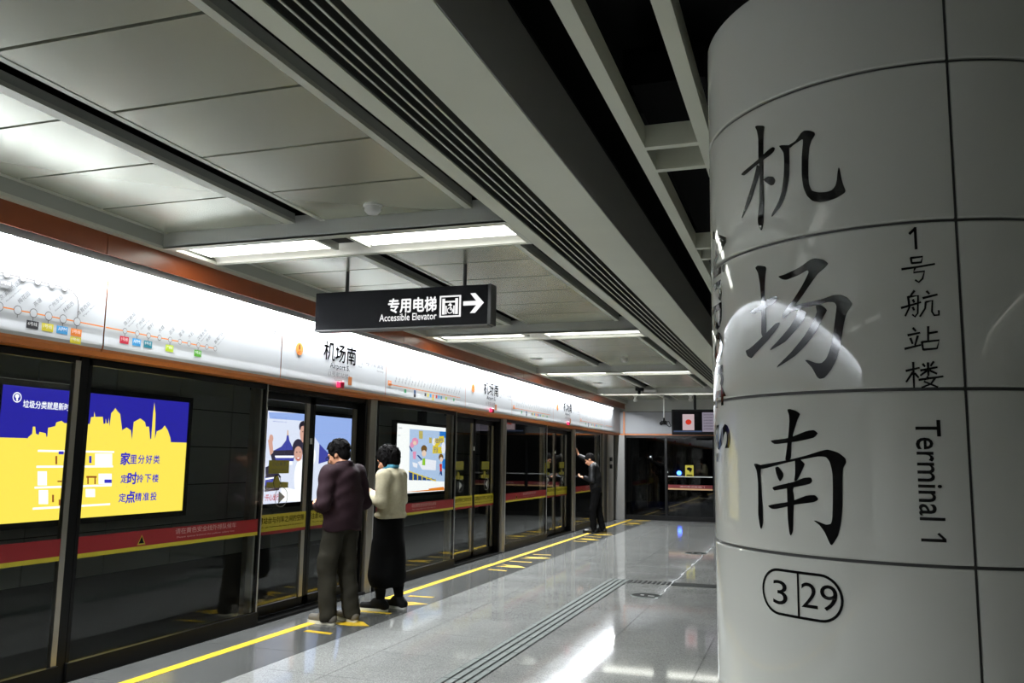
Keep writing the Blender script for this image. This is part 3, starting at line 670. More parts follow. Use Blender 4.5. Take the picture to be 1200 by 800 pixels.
mb.poly([f2(100, 298), f2(212, 298), f2(208, 330), f2(104, 330)]); mb.poly([f2(50, 415), f2(125, 400), f2(130, 455), f2(48, 470)]); mb.build('blue_roof', ad_mat('roof', '4a4fb0', .9), e)
mb = MB(); mb.poly([f3(92, 272), f3(220, 268), f3(214, 298), f3(96, 300)]); mb.poly([f3(52, 365), f3(90, 345), f3(140, 420), f3(52, 420)]); mb.poly([f3(80, 290), f3(98, 285), f3(120, 370), f3(100, 380)])
disc(mb, f3, 234, 258, 33, 50, n=20); disc(mb, f3, 263, 140, 26, 32, n=18); mb.poly([f3(48, 465), f3(128, 455), f3(128, 490), f3(46, 500)]); mb.build('dark_shapes', ad_mat('dark', '3a3548', .9), e)
mb = MB(); disc(mb, f4, 233, 290, 23, 42, n=20); disc(mb, f4, 266, 178, 24, 52, n=20); mb.poly([f4(66, 215), f4(88, 195), f4(96, 280), f4(78, 300)]); disc(mb, f4, 84, 205, 12, 22, n=12); mb.build('skin_tones', ad_mat('skin', 'dca898'), e)
mb = MB(); disc(mb, f3, 250, 430, 40, 110, n=20); disc(mb, f3, 300, 300, 30, 60, n=14); mb.poly([f3(140, 470), f3(270, 500), f3(270, 552), f3(140, 552)]); mb.build('white_clothes', MATS['ad_white'], e)
mb = MB(); mb.poly([f3(104, 300), f3(210, 300), f3(206, 312), f3(108, 312)]); mb.poly([f3(110, 332), f3(200, 332), f3(200, 350), f3(112, 352)]); mb.poly([f3(52, 425), f3(126, 412), f3(126, 420), f3(52, 434)]); disc(mb, f4, 40, 120, 1, 1); mb.build('white_eaves', MATS['ad_white'], e)
mb = MB(); mb.poly([f3(172, 188), f3(173, 160), f3(177, 160), f3(178, 188)]); mb.build('gold_finial', ad_mat('gold', 'd9a05a'), e)
f6 = adfn(crop6, 6); mb = MB()
for (u, v) in ((225, 282), (243, 280), (258, 168), (276, 166)): mb.poly([f6(u-5, v), f6(u, v-4), f6(u+5, v), f6(u, v+2)])
mb.poly([f6(246, 118), f6(262, 108), f6(286, 122), f6(288, 150), f6(276, 134), f6(250, 138), f6(244, 160)]); mb.build('dark_features', ad_mat('dark2', '2a2430'), e)
mb = MB(); mb.poly([f6(226, 312), f6(242, 309), f6(238, 317), f6(230, 318)]); mb.poly([f6(261, 205), f6(275, 202), f6(270, 210)]); mb.build('smiles', MATS['ad_white'], e)
mb = MB(); f5 = adfn(crop6, 5)
mb.poly([f5(222, 312), f5(246, 308), f5(240, 322), f5(228, 324)]); mb.poly([f5(258, 205), f5(278, 200), f5(272, 214)]); disc(mb, f5, 50, 528, 3, 3)
put_text(mb, '开心出行', pfn(5), f5(52, 545)[1], f5(128, 545)[1], f5(90, 548)[2], f5(90, 512)[2], .02); mb.build('red_print', ad_mat('red', 'c8323c'), e)
mb = MB(); mb.poly([f2(345, 430), f2(552, 405), f2(552, 520), f2(340, 545)]); mb.build('lower_sheet', ad_mat('pale2', 'cfdcff'), e)
mb = MB(); mb.poly([f3(352, 428), f3(400, 422), f3(400, 400), f3(352, 402)]); mb.build('yellow_print', MATS['ad_yellow'], e)
mb = MB()
for z in (96, 104, 112): put_text(mb, '美好出行每一天', pfn(1), f2(95, z)[1], f2(170, z)[1], f2(130, z+4)[2], f2(130, z-10)[2] if z == 96 else f2(130, z-2)[2]) if z != 104 else None
put_text(mb, '广州地铁', pfn(3), f3(352, 450)[1], f3(400, 450)[1], f3(375, 458)[2], f3(375, 440)[2]); mb.build('blue_print', ad_mat('ink_blue2', '6a78c8'), e)
# 3: cartoon escalator advert
c0, c1 = on_x(465, 496, XA)[1], on_x(522.5, 501, XA)[1]
e = ad_box(c0, c1, 'white backlit advert with a cartoon of people on an escalator')
f1, f2, f3, f4, f5 = [adfn(crop7, k) for k in (1, 2, 3, 4, 5)]
mb = MB(); rect(mb, pfn(0), c0, c1, .72, 2.225); mb.build('white_sheet', ad_mat('white3', 'ffffff', 1.1), e)
mb = MB(); mb.poly([f1(172, 128), f1(416, 146), f1(408, 480), f1(168, 470)]); mb.build('light_blue_picture', ad_mat('lblue', 'b9d0f2'), e)
mb = MB(); mb.poly([f2(372, 145), f2(416, 148), f2(414, 190), f2(372, 175)]); mb.poly([f2(390, 330), f2(410, 330), f2(408, 400), f2(390, 390)]); mb.build('strong_blue', ad_mat('sblue', '2f7fd6'), e)
mb = MB(); mb.poly([f2(234, 140), f2(260, 142), f2(260, 195), f2(234, 193)]); mb.poly([f2(302, 185), f2(320, 187), f2(320, 225), f2(302, 223)]); mb.build('tan_poster', ad_mat('tan', 'c9b96a'), e)
mb = MB()
for (u, v, a_, b_) in ((345, 265, 20, 28), (385, 200, 18, 25), (355, 215, 20, 25), (375, 270, 14, 24)): mb.poly([f3(u-a_, v+b_), f3(u+a_, v+b_*.9), f3(u+a_*.9, v-b_), f3(u-a_*.9, v-b_*.9)])
for q in range(6): mb.poly([f3(165+q*30, 415+q*11), f3(198+q*30, 425+q*11), f3(198+q*30, 418+q*11), f3(165+q*30, 408+q*11)]); mb.poly([f3(192+q*30, 470), f3(198+q*30, 470), f3(198+q*30, 420+q*9), f3(192+q*30, 418+q*9)])
mb.build('yellow_shapes', ad_mat('cyellow', 'ecd23a'), e)
mb = MB()
for q in range(6): mb.poly([f2(166+q*30, 470), f2(195+q*30, 472), f2(195+q*30, 424+q*9), f2(166+q*30, 412+q*9)])
mb.poly([f4(165, 240), f4(175, 245), f4(192, 275), f4(184, 280)]); mb.poly([f4(220, 305), f4(230, 302), f4(256, 330), f4(250, 338)]); mb.poly([f4(368, 445), f4(376, 410), f4(388, 410), f4(390, 440), f4(382, 440), f4(378, 425)])
mb.build('navy_shapes', ad_mat('cnavy', '2c4a86'), e)
mb = MB(); mb.poly([f3(282, 330), f3(350, 340), f3(346, 405), f3(255, 400), f3(225, 350)]); mb.poly([f3(190, 350), f3(225, 360), f3(222, 390), f3(195, 380)]); disc(mb, f3, 335, 215, 12, 26, n=12); disc(mb, f3, 398, 255, 14, 40, n=14); mb.build('white_machine', ad_mat('white4', 'f4f4ff', 1.05), e)
mb = MB(); disc(mb, f3, 208, 212, 22, 26, n=16); disc(mb, f3, 188, 235, 14, 20, n=12); mb.poly([f3(192, 280), f3(215, 278), f3(212, 330), f3(196, 328)]); mb.build('pink_figure', ad_mat('cpink', 'ee9cc0'), e)
mb = MB(); disc(mb, f4, 268, 262, 20, 26, n=16); disc(mb, f4, 382, 318, 16, 24, n=14); mb.build('brown_hair', ad_mat('cbrown', '7a5a30'), e)
mb = MB(); disc(mb, f5, 268, 292, 15, 22, n=14); disc(mb, f5, 384, 332, 11, 16, n=12); disc(mb, f5, 206, 222, 12, 14, n=12); mb.build('pale_faces', ad_mat('cskin', 'f6d8c4'), e)
mb = MB(); mb.poly([f5(258, 325), f5(276, 325), f5(276, 372), f5(256, 370)]); mb.build('green_shirt', ad_mat('cgreen', '9ad03a'), e)
mb = MB(); mb.poly([f5(372, 362), f5(388, 362), f5(388, 412), f5(374, 412)]); mb.build('red_shirt', ad_mat('cred', 'd83030'), e)
mb = MB(); mb.poly([f2(120, 552), f2(300, 535), f2(300, 527), f2(400, 515), f2(405, 538), f2(200, 549)]); mb.build('orange_swoosh', ad_mat('corange', 'f08a30'), e)
mb = MB(); put_text(mb, '文明乘梯', pfn(1), f1(95, 120)[1], f1(122, 120)[1], f1(105, 126)[2], f1(105, 116)[2]); put_text(mb, '安全', pfn(1), f1(95, 175)[1], f1(108, 175)[1], f1(105, 176)[2], f1(105, 166)[2])
put_text(mb, '安全', pfn(4), f4(335, 265)[1], f4(362, 265)[1], f4(348, 285)[2], f4(348, 248)[2], .02); put_text(mb, '出行', pfn(4), f4(345, 200)[1], f4(395, 200)[1], f4(370, 222)[2], f4(370, 190)[2], .02); mb.build('grey_print', ad_mat('cgrey', '7a7a86'), e)
# small black speaker above the cartoon advert
q = on_x(492, 489, XT); MB().box(XT, XT+.12, q[1]-.13, q[1]+.13, q[2]-.14, q[2]+.14).build('wall_box', M_dplastic); props(bpy.data.objects['wall_box'], 'small black box on the tunnel wall above the cartoon advert', 'box')

# ================================================================== END WALL, BACK, RIGHT
we = empty('wall_end', (-1, Y1, 0), kind='structure', label='end wall with white panels over dark glass')
for a, b in ((-4.62, -2.2), (-2.19, .2), (.21, 2.6), (2.61, XR)):
    MB().box(a, b, Y1, Y1+.05, 2.21, 2.757).build('white_panel', M_endpanel, we)
    MB().box(a, b, Y1-.005, Y1+.05, 2.165, 2.205).build('orange_rail', M_orange, we)
MB().box(-4.50, -4.45, Y1-.02, Y1+.05, 2.165, 2.78).build('orange_post', M_orange, we)
MB().box(-4.9, XR, Y1+.02, Y1+.1, 2.757, 3.4).build('upper_wall', M_cgrey, we)
MB().box(-4.9, XR, Y1+.0, Y1+.04, 2.765, 2.785).build('dark_rail', M_inkd, we)  # thin dark rail above the white panels
MB().box(-4.44, XR, Y1, Y1+.06, 2.10, 2.165).build('glass_head', M_blackframe, we)
for a, b in ((-4.44, -3.42), (-3.36, -2.2), (-2.14, -.9), (-.84, 1.5), (1.56, XR)):
    MB().box(a, b, Y1+.015, Y1+.03, .12, 2.10).build('glass_pane', M_glassd, we)
    MB().box(a, b, Y1, Y1+.06, 0, .12).build('kick_plate', M_kick, we)
    MB().box(b, b+.06, Y1, Y1+.06, 0, 2.10).build('mullion', M_blackframe, we)
fe = lambda u, v: (u, Y1+.013, v); fe2 = lambda u, v: (u, Y1+.011, v); fe3 = lambda u, v: (u, Y1+.0095, v)
for a, b in ((-3.34, -2.22), (-2.12, -.92)):
    mb = MB(); rect(mb, fe, a, b, .82, .91); mb.build('red_band', mat('darkened_red_sticker', srgb('6a0e16'), .6), we)  # same red as the screen bands, darkened in colour against the nearby lamp
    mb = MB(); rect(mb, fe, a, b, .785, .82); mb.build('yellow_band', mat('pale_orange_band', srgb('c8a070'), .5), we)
    mb = MB(); put_text(mb, '请勿靠近玻璃门', fe2, a+.3, b-.2, .845, .885); mb.build('lettering', M_whited, we)
    mb = MB(); rect(mb, fe, a, b, 1.105, 1.13); mb.build('pale_line', mat('pale_line', (.5, .5, .5), .4), we)
mb = MB(); rect(mb, fe2, -2.90, -2.69, 1.12, 1.41); mb.build('warning_notice', M_ysticker, we)
mb = MB(); mb.poly([fe3(-2.86, 1.34), fe3(-2.80, 1.36), fe3(-2.72, 1.33), fe3(-2.74, 1.28), fe3(-2.77, 1.22), fe3(-2.80, 1.27), fe3(-2.85, 1.29)]); rect(mb, fe3, -2.87, -2.72, 1.14, 1.17); mb.build('notice_pictogram', M_ink, we)
YC = 33.0
def glint_at(px, py): q = CAM + ray(px, py)*(YC/ray(px, py)[1]); return (q[0], YC, q[2])
e = empty('glint_stand', (-4.9, YC+.2, 0), 'added dark stand with lamps standing in for reflections in the end glass', 'cabinet')  # made-up stand, its lamps imitate reflections in the end glass
MB().box(-5.9, -4.2, YC, YC+.4, 0, 2.0).build('body', M_dplastic, e)
def glint_lamp(px, py, r, m, nm):
    q = glint_at(px, py); MB().tube((q[0], YC, q[2]), (q[0], YC-.05, q[2]), r).build(nm, m, e)
glint_lamp(796, 554, .085, emis('blue_glint_lamp', (.03, .10, 1.), 30), 'blue_glint_lamp')
for q in ((762.5, 535), (781, 538), (782, 553)): glint_lamp(*q, .03, emis('white_spot', (.9, .95, 1.), 6), 'white_glint')
MB().box(-6.2, XR, Y1+.1, 35, -.3, -.01).build('floor_room_behind', M_dark); bpy.data.objects['floor_room_behind']['kind'] = 'structure'
MB().box(-6.2, XR, 34, 34.1, 0, 3.4).build('wall_room_behind', M_dark); bpy.data.objects['wall_room_behind']['kind'] = 'structure'
e = empty('wash_lamp', (XR-.1, 4, 2.9), 'added dim fill strip on the opposite wall, out of view', 'strip lamp')  # unseen strip added to fill light on the column's right side
MB().box(XR-.12, XR-.02, -6, 14, 2.9, 2.96).build('housing', M_rail, e); MB().poly([(XR-.11, -6, 2.899), (XR-.03, -6, 2.899), (XR-.03, 14, 2.899), (XR-.11, 14, 2.899)]).build('tube', emis('added_fill_lamp', (1, 1, .86), 1.5), e)
MB().box(XR, XR+.1, Y0, Y1+2.4, 0, 4.3).build('wall_right', M_wall); bpy.data.objects['wall_right']['kind'] = 'structure'
MB().box(-4.9, XR, Y0-.1, Y0, 0, 4.3).build('wall_back', M_wall); bpy.data.objects['wall_back']['kind'] = 'structure'

# ================================================================== HANGING SIGN
YS = 6.4; sx0, sx1, sz0, sz1 = -3.99, -2.362, 2.578, 2.905
e = empty('hanging_sign', ((sx0+sx1)/2, YS, sz0), 'black hanging sign to the accessible elevator with white arrow', 'sign')
MB().box(sx0, sx1-.03, YS, YS+.12, sz0, sz1).build('sign_box', M_signblk, e, bevel=.004)
MB().box(sx1-.03, sx1, YS-.004, YS+.124, sz0-.004, sz1+.004).build('end_cap', mat('end_cap_grey', (.035, .036, .038), .35), e, bevel=.004)
MB().box(sx0, sx1-.03, YS-.003, YS+.123, sz0-.012, sz0).build('bottom_rail', mat('rail_grey', (.10, .10, .10), .4), e)
for xr in (-3.72, -2.62): MB().tube((xr, YS+.06, sz1), (xr, YS+.06, ZP), .016).build('rod', mat('rod_grey', (.03, .03, .03), .4), e)
M_signw = emis('sign_white', (1, 1, 1), 1.0)
fh = lambda u, v: (u, YS-.002, v); fh2 = lambda u, v: (u, YS-.0035, v); fh3 = lambda u, v: (u, YS-.005, v)
mb = MB(); put_text(mb, '专用电梯', fh, -3.285, -2.845, 2.70, 2.822, .03); put_text(mb, 'Accessible Elevator', fh, -3.365, -2.84, 2.632, 2.692, .022); mb.build('lettering', M_signw, e)
mb = MB(); rect(mb, fh, -2.815, -2.625, 2.645, 2.825); mb.build('pictogram_ground', M_signw, e)
mb = MB(); rect(mb, fh2, -2.800, -2.640, 2.658, 2.812); mb.build('pictogram_field', M_signblk, e)
mb = MB(); rect(mb, fh3, -2.790, -2.765, 2.668, 2.80); rect(mb, fh3, -2.675, -2.65, 2.668, 2.80); rect(mb, fh3, -2.79, -2.65, 2.765, 2.78)
mb.poly([fh3(-2.742, 2.74), fh3(-2.72, 2.765), fh3(-2.698, 2.74)]); disc(mb, fh3, -2.72, 2.70, .026, r_in=.75); disc(mb, fh3, -2.715, 2.742, .010); stroke2(mb, fh3, [(-2.715, 2.735), (-2.715, 2.705), (-2.695, 2.703), (-2.688, 2.68)], .009)
stroke2(mb, fh3, [(-2.755, 2.67), (-2.755, 2.74)], .012); stroke2(mb, fh3, [(-2.685, 2.67), (-2.685, 2.74)], .012); mb.build('pictogram', M_signw, e)
mb = MB(); rect(mb, fh, -2.605, -2.46, 2.735, 2.771); mb.poly([fh(-2.545, 2.835), fh(-2.50, 2.835), fh(-2.425, 2.753), fh(-2.50, 2.671), fh(-2.545, 2.671), fh(-2.478, 2.753)])
mb.build('arrow', M_signw, e)

# ================================================================== CEILING BITS
def detector(x, y, lab):
    e = empty('smoke_detector', (x, y, ZP-.07), lab, 'smoke detector', 'detectors on the ceiling panels')
    MB().lathe([(0, 0), (.06, 0), (.062, -.012), (.0, -.012)], (x, y, ZP), 20).build('base', M_plastic, e, smooth=False)
    MB().lathe([(.05, -.012), (.052, -.04), (.035, -.06), (0, -.062)], (x, y, ZP), 20).build('chamber', M_plastic, e, smooth=True)
detector(-2.557, 4.718, 'white smoke detector on the panel in front of the nearest light')
detector(-2.632, 13.23, 'small smoke detector before the third light row')
def ceiling_speaker(x, y, lab):
    e = empty('ceiling_speaker', (x, y, ZP-.012), lab, 'speaker', 'round ceiling speakers')
    MB().lathe([(.10, 0), (.10, -.01), (.085, -.012)], (x, y, ZP), 24).build('rim', M_lip, e)
    MB().lathe([(.085, -.010), (0, -.010)], (x, y, ZP), 24).build('grille', M_inkd, e)
ceiling_speaker(-4.0, 12.95, 'round grey ceiling speaker above the fascia before the third light'); ceiling_speaker(-4.0, 17.3, 'round grey ceiling speaker before the farthest light')
def dome(x, y, lab):
    e = empty('ceiling_camera', (x, y, ZP-.2), lab, 'camera', 'pendant cameras by the end wall')
    MB().lathe([(0, 0), (.07, 0), (.06, -.03), (.03, -.05), (.03, -.11), (0, -.11)], (x, y, ZP), 16).build('mount', M_plastic, e)
    MB().lathe([(.05, -.11), (.05, -.14), (.035, -.17), (0, -.18)], (x, y, ZP), 16).build('lens_dome', M_plastic, e, smooth=True)
dome(-3.84, 20.6, 'white pendant ceiling camera left of the hanging camera'); dome(-2.52, 20.6, 'white pendant ceiling camera above the monitor')
e = empty('bracket_camera', (-3.36, 18.6, 2.9), 'dark camera box with white plate on the far ceiling', 'camera')
MB().box(-3.46, -3.30, 18.55, 18.75, ZP-.07, ZP).build('housing', M_dplastic, e, bevel=.008); MB().box(-3.28, -3.02, 18.6, 18.75, ZP-.10, ZP-.05).build('plate', M_plastic, e)
MB().tube((-3.38, 18.62, ZP-.07), (-3.38, 18.58, ZP-.13), .03, .035).build('lens', M_dplastic, e)
e = empty('hanging_camera', (-3.06, 20, 2.33), 'black surveillance camera hanging on a thin rod before the white end panel', 'camera')
MB().tube((-3.06, 20, 2.45), (-3.06, 20, ZP), .012).build('rod', M_alu, e)
MB().box(-3.12, -3.0, 19.9, 20.06, 2.34, 2.43).build('body', M_dplastic, e, bevel=.01)
MB().tube((-3.09, 19.9, 2.375), (-3.10, 19.84, 2.36), .035, .042).build('lens_hood', M_dplastic, e)
MB().tube((-3.06, 20, 2.40), (-3.06, 20, 2.50), .03, .02).build('joint', M_dplastic, e)
cur = [(-3.0, 20, 2.40), (-2.95, 20, 2.42), (-2.93, 20, 2.36), (-2.90, 20, 2.31), (-2.94, 20, 2.29), (-3.0, 20, 2.34)]
mb = MB()
for p, q in zip(cur[:-1], cur[1:]): mb.tube(p, q, .008, n=6)
mb.build('cable', M_dplastic, e)
e = empty('monitor', (-2.3, 20, 2.10), 'black hanging monitor showing a pale card with red dot', 'monitor')
MB().box(-2.885, -1.72, 20, 20.10, 2.105, 2.69).build('case', M_dplastic, e, bevel=.01)
fm = lambda u, v: (u, 19.998, v); fm2 = lambda u, v: (u, 19.9965, v)
mb = MB(); rect(mb, fm, -2.84, -1.76, 2.17, 2.65); mb.build('screen', mat('screen_off', (.003, .003, .004), .5, spec=.03), e)
mb = MB(); rect(mb, fm2, -2.635, -2.37, 2.215, 2.58); mb.build('pale_card', emis('card_pink', srgb('d8c0c4'), .75), e)
mb = MB(); disc(mb, lambda u, v: (u, 19.995, v), -2.50, 2.40, .068, .062); mb.build('red_dot', emis('dot_red', srgb('d23a2a'), .9), e)
mb = MB(); rect(mb, fm2, -2.19, -1.80, 2.18, 2.62); mb.build('text_card', emis('card_grey', srgb('a8a0b0'), .6), e)
mb = MB()
for k in range(6): put_text(mb, '往体育西路方向列车', lambda u, v: (u, 19.995, v), -2.16, -1.83, 2.55-.065*k, 2.59-.065*k, res=1)
mb.build('text_lines', emis('text_dark', srgb('4a4450'), .5), e)['kind'] = 'stuff'
mb = MB(); rect(mb, fm2, -2.84, -2.20, 2.172, 2.205); mb.build('status_bar', emis('bar_blue', srgb('5a6a8a'), .5), e)
MB().tube((-2.355, 20.05, 2.69), (-2.355, 20.05, ZP), .03).build('pole', M_dplastic, e)

# ================================================================== COLUMN
CX, CY, CR = .3276, 3.12, .6267
ZR = [.33, .785, 1.242, 1.700, 2.156, 2.608]; ZTOP = 2.982
colm = empty('column', (CX, CY, 0), 'round white enamelled column with large black station name', 'column')
MB().lathe([(0, 0), (CR-.012, 0), (CR-.012, ZTOP+.0), (0, ZTOP)], (CX, CY, 0), 96).build('core', M_joint, colm, smooth=False)
A0 = math.radians(-82.8); zs = [0] + ZR + [ZTOP]
G = .0045
for k in range(3):
    for z0, z1 in zip(zs[:-1], zs[1:]):
        n = 40; a = A0 + 2*PI/3*k + G/CR; b = A0 + 2*PI/3*(k+1) - G/CR
        mb = MB(); prof = [(CR-.012, z0+G), (CR-.003, z0+G), (CR, z0+G+.004), (CR, z1-G-.004), (CR-.003, z1-G), (CR-.012, z1-G)]
        vs = []; m_ = len(prof)
        for i in range(n+1):
            t = a + (b-a)*i/n
            rr = 0 if 0 < i < n else .0025
            for r, z in prof: vs.append((CX+(r-rr)*math.cos(t), CY+(r-rr)*math.sin(t), z))
        fsx = [(i*m_+j, (i+1)*m_+j, (i+1)*m_+j+1, i*m_+j+1) for i in range(n) for j in range(m_-1)]
        mb.add(vs, fsx); mb.f += [tuple(range(m_)), tuple(n*m_+j for j in range(m_-1, -1, -1))]; mb.mi += [0, 0]
        o = mb.build('cladding_panel', M_col, colm)
        o.data.polygons.foreach_set('use_smooth', [True]*len(o.data.polygons)); o.data.set_sharp_from_angle(angle=math.radians(15))
RO = CR + .0012
def on_col(x, y):
    d = ray(x, y); A = d[0]**2+d[1]**2; b = -(d[0]*CX+d[1]*CY); c = CX**2+CY**2-RO**2
    D = max(b*b-A*c, 0); p = CAM + d*((-b-math.sqrt(D))/A)
    t = math.atan2(p[1]-CY, p[0]-CX); return (CX+RO*math.cos(t), CY+RO*math.sin(t), p[2])
def arc(u, z):   # u metres along the surface from azimuth 0
    t = u/CR; return (CX+RO*math.cos(t), CY+RO*math.sin(t), z)
def az(deg): return math.radians(deg)*CR
def spline(pts, sub=5):
    P_ = [np.array(p, float) for p in pts]; n = len(P_); out = []
    for i in range(n):
        p0, p1, p2, p3 = P_[i-1], P_[i], P_[(i+1) % n], P_[(i+2) % n]
        v1, v2 = p2-p1, p1-p0; l1, l2 = np.hypot(*v1), np.hypot(*v2)
        for s_ in range(sub):
            t = s_/sub
            q = .5*((2*p1)+(-p0+p2)*t+(2*p0-5*p1+4*p2-p3)*t*t+(-p0+3*p1-3*p2+p3)*t**3)
            ln = p1+(p2-p1)*t; out.append(.55*q+.45*ln)
    return out
def fine2d(vs, fc, lim):
    """triangulate flat type and cut its long edges so that it can follow the round column"""
    b = bmesh.new(); vv = [b.verts.new((p[0], p[1], 0)) for p in vs]
    for f in fc:
        try: b.faces.new([vv[i] for i in f])
        except ValueError: pass
    bmesh.ops.triangulate(b, faces=b.faces[:])
    for _ in range(7):
        ed = [e for e in b.edges if e.calc_length() > lim]
        if not ed: break
        bmesh.ops.subdivide_edges(b, edges=ed, cuts=1); bmesh.ops.triangulate(b, faces=[f for f in b.faces if len(f.verts) > 3])
    b.verts.index_update(); out = [(v.co.x, v.co.y) for v in b.verts], [tuple(v.index for v in f.verts) for f in b.faces]; b.free(); return out
def glyph(name, polys, ox, oy, s_):
    mb = MB()
    for pl in polys:
        pts = spline(pl, 3)
        tri_ = tessellate_polygon([[Vector((p[0], p[1], 0)) for p in pts]])
        vs, fc = fine2d(pts, tri_, 14)
        mb.add([on_col(ox+p[0]*s_, oy+p[1]*s_) for p in vs], fc)
    return mb.build(name, M_ink, colm)
glyph('character', [
 [(258,135),(268,128),(300,128),(310,135),(305,165),(304,240),(304,300),(305,430),(308,560),(305,660),(297,702),(288,703),(275,670),(273,640),(280,560),(283,440),(282,350),(276,300),(275,200),(268,158)],
 [(182,398),(195,380),(270,318),(330,262),(355,246),(368,252),(362,270),(340,292),(300,320),(255,355),(200,402)],
 [(268,345),(285,355),(282,400),(265,450),(240,530),(210,595),(188,638),(184,630),(200,580),(225,500),(250,420),(262,370)],
 [(304,425),(330,408),(358,410),(370,430),(362,452),(345,458),(325,445)],
 [(390,240),(405,235),(440,235),(455,240),(447,255),(448,330),(447,400),(436,470),(420,530),(395,580),(355,628),(348,628),(352,612),(385,550),(405,490),(415,410),(418,330),(415,280),(405,262)],
 [(440,238),(480,212),(510,170),(530,155),(560,155),(585,165),(588,180),(570,210),(558,250),(552,320),(552,400),(556,450),(572,485),(610,495),(650,493),(680,483),(700,460),(708,430),(712,390),(718,360),(724,365),(735,420),(745,455),(757,485),(750,500),(710,525),(660,543),(615,550),(575,543),(545,515),(525,470),(515,400),(515,300),(522,205),(500,215),(470,235),(452,250)]],
 830, 120, .2125)
glyph('character', [
 [(245,150),(258,138),(295,142),(302,155),(297,200),(294,260),(296,330),(300,400),(302,490),(288,515),(276,490),(278,400),(274,300),(268,230),(258,175)],
 [(218,385),(225,372),(270,345),(310,312),(345,298),(360,303),(355,320),(325,345),(280,370),(235,390)],
 [(195,582),(215,570),(260,530),(310,480),(350,440),(372,435),(362,460),(320,515),(270,570),(240,600),(225,620),(205,610)],
 [(365,195),(400,183),(470,150),(530,108),(560,100),(600,108),(625,128),(605,152),(570,182),(525,245),(480,310),(440,360),(415,395),(390,415),(385,395),(400,370),(440,320),(490,240),(522,175),(515,163),(470,188),(410,212),(385,210)],
 [(410,375),(470,340),(540,325),(600,310),(650,292),(690,290),(725,305),(750,335),(745,350),(720,390),(705,450),(690,540),(670,620),(640,680),(605,722),(580,728),(565,715),(540,670),(505,632),(520,630),(560,645),(590,645),(615,620),(635,570),(650,500),(660,420),(668,350),(655,330),(620,328),(560,345),(500,358),(440,375)],
 [(470,365),(495,370),(510,385),(490,430),(450,480),(400,535),(325,578),(330,565),(380,510),(430,450),(455,405)],
 [(560,345),(590,345),(618,370),(600,405),(560,480),(510,550),(450,610),(360,668),(365,655),(430,590),(500,505),(545,430),(565,380)]],
 830, 280, .22497)
glyph('character', [
 [(390,85),(400,80),(430,88),(453,105),(440,135),(420,200),(410,260),(408,320),(395,335),(380,330),(385,290),(395,210),(400,140),(398,110)],
 [(308,238),(330,232),(400,222),(480,190),(520,184),(540,200),(520,222),(440,240),(350,252),(325,252)],
 [(225,352),(240,350),(262,360),(258,400),(262,470),(268,560),(270,640),(262,672),(255,660),(246,600),(246,520),(245,440),(238,385)],
 [(250,358),(320,345),(400,330),(480,310),(550,288),(590,280),(640,295),(675,322),(680,345),(665,375),(662,440),(662,560),(655,640),(640,705),(612,750),(600,745),(575,690),(550,655),(522,632),(535,632),(580,650),(605,645),(612,610),(614,500),(612,400),(600,345),(580,318),(540,315),(470,328),(400,342),(330,360),(265,376)],
 [(330,370),(345,365),(368,395),(370,415),(355,437),(345,425),(335,398)],
 [(428,330),(445,320),(470,345),(475,355),(460,390),(440,430),(425,435),(428,400),(428,360)],
 [(316,468),(340,458),(420,440),(470,420),(505,418),(513,435),(500,450),(430,465),(340,480),(325,482)],
 [(295,558),(320,550),(410,535),(480,508),(525,505),(543,525),(520,540),(430,552),(340,572),(312,572)],
 [(388,450),(405,445),(425,455),(418,480),(424,520),(420,600),(418,680),(408,705),(400,690),(392,620),(390,540)]],
 830, 460, .23753)
# smaller brush characters down the side
sf = lambda x, y: on_col(1020+x*.27523, 250+y*.275)
side = [[[(165,88),(190,64)], [(190,58),(192,100),(195,153)]],
 [[(172,188),(176,214)], [(170,190),(222,184),(215,212)], [(175,212),(217,208)], [(132,238),(200,228),(275,215)], [(190,232),(184,252),(230,246),(222,278),(206,293),(190,283)]],
 [[(188,328),(170,352)], [(160,352),(166,400),(148,438)], [(160,356),(203,350),(201,425),(190,440),(178,430)], [(180,366),(187,380)], [(179,398),(187,413)], [(130,403),(216,378)], [(238,330),(252,343)], [(222,361),(286,345)], [(236,376),(233,405),(210,440)], [(235,378),(264,371),(262,418),(272,434),(292,432),(291,412)]],
 [[(180,487),(194,502)], [(158,519),(212,508)], [(170,530),(180,556)], [(202,520),(190,562)], [(145,577),(216,560)], [(246,480),(246,546)], [(246,511),(287,504)], [(219,545),(225,583)], [(219,548),(293,540),(283,577)], [(225,580),(284,575)]],
 [[(150,671),(210,657)], [(182,632),(186,743)], [(181,676),(152,719)], [(188,680),(206,700)], [(222,640),(233,653)], [(270,630),(256,650)], [(212,669),(286,655)], [(245,634),(247,692)], [(241,669),(212,691)], [(251,668),(284,683)], [(246,694),(229,716),(288,740)], [(276,700),(258,726),(218,742)], [(205,709),(311,694)]]]
for si, ch in enumerate(side):
    mb = MB()
    for st in ch:
        wdd = [10.5]+[8.5]*(len(st)-2)+[8] if si else [12]*len(st)
        stroke2(mb, sf, st, wdd)
    mb.build('side_character', M_ink, colm)
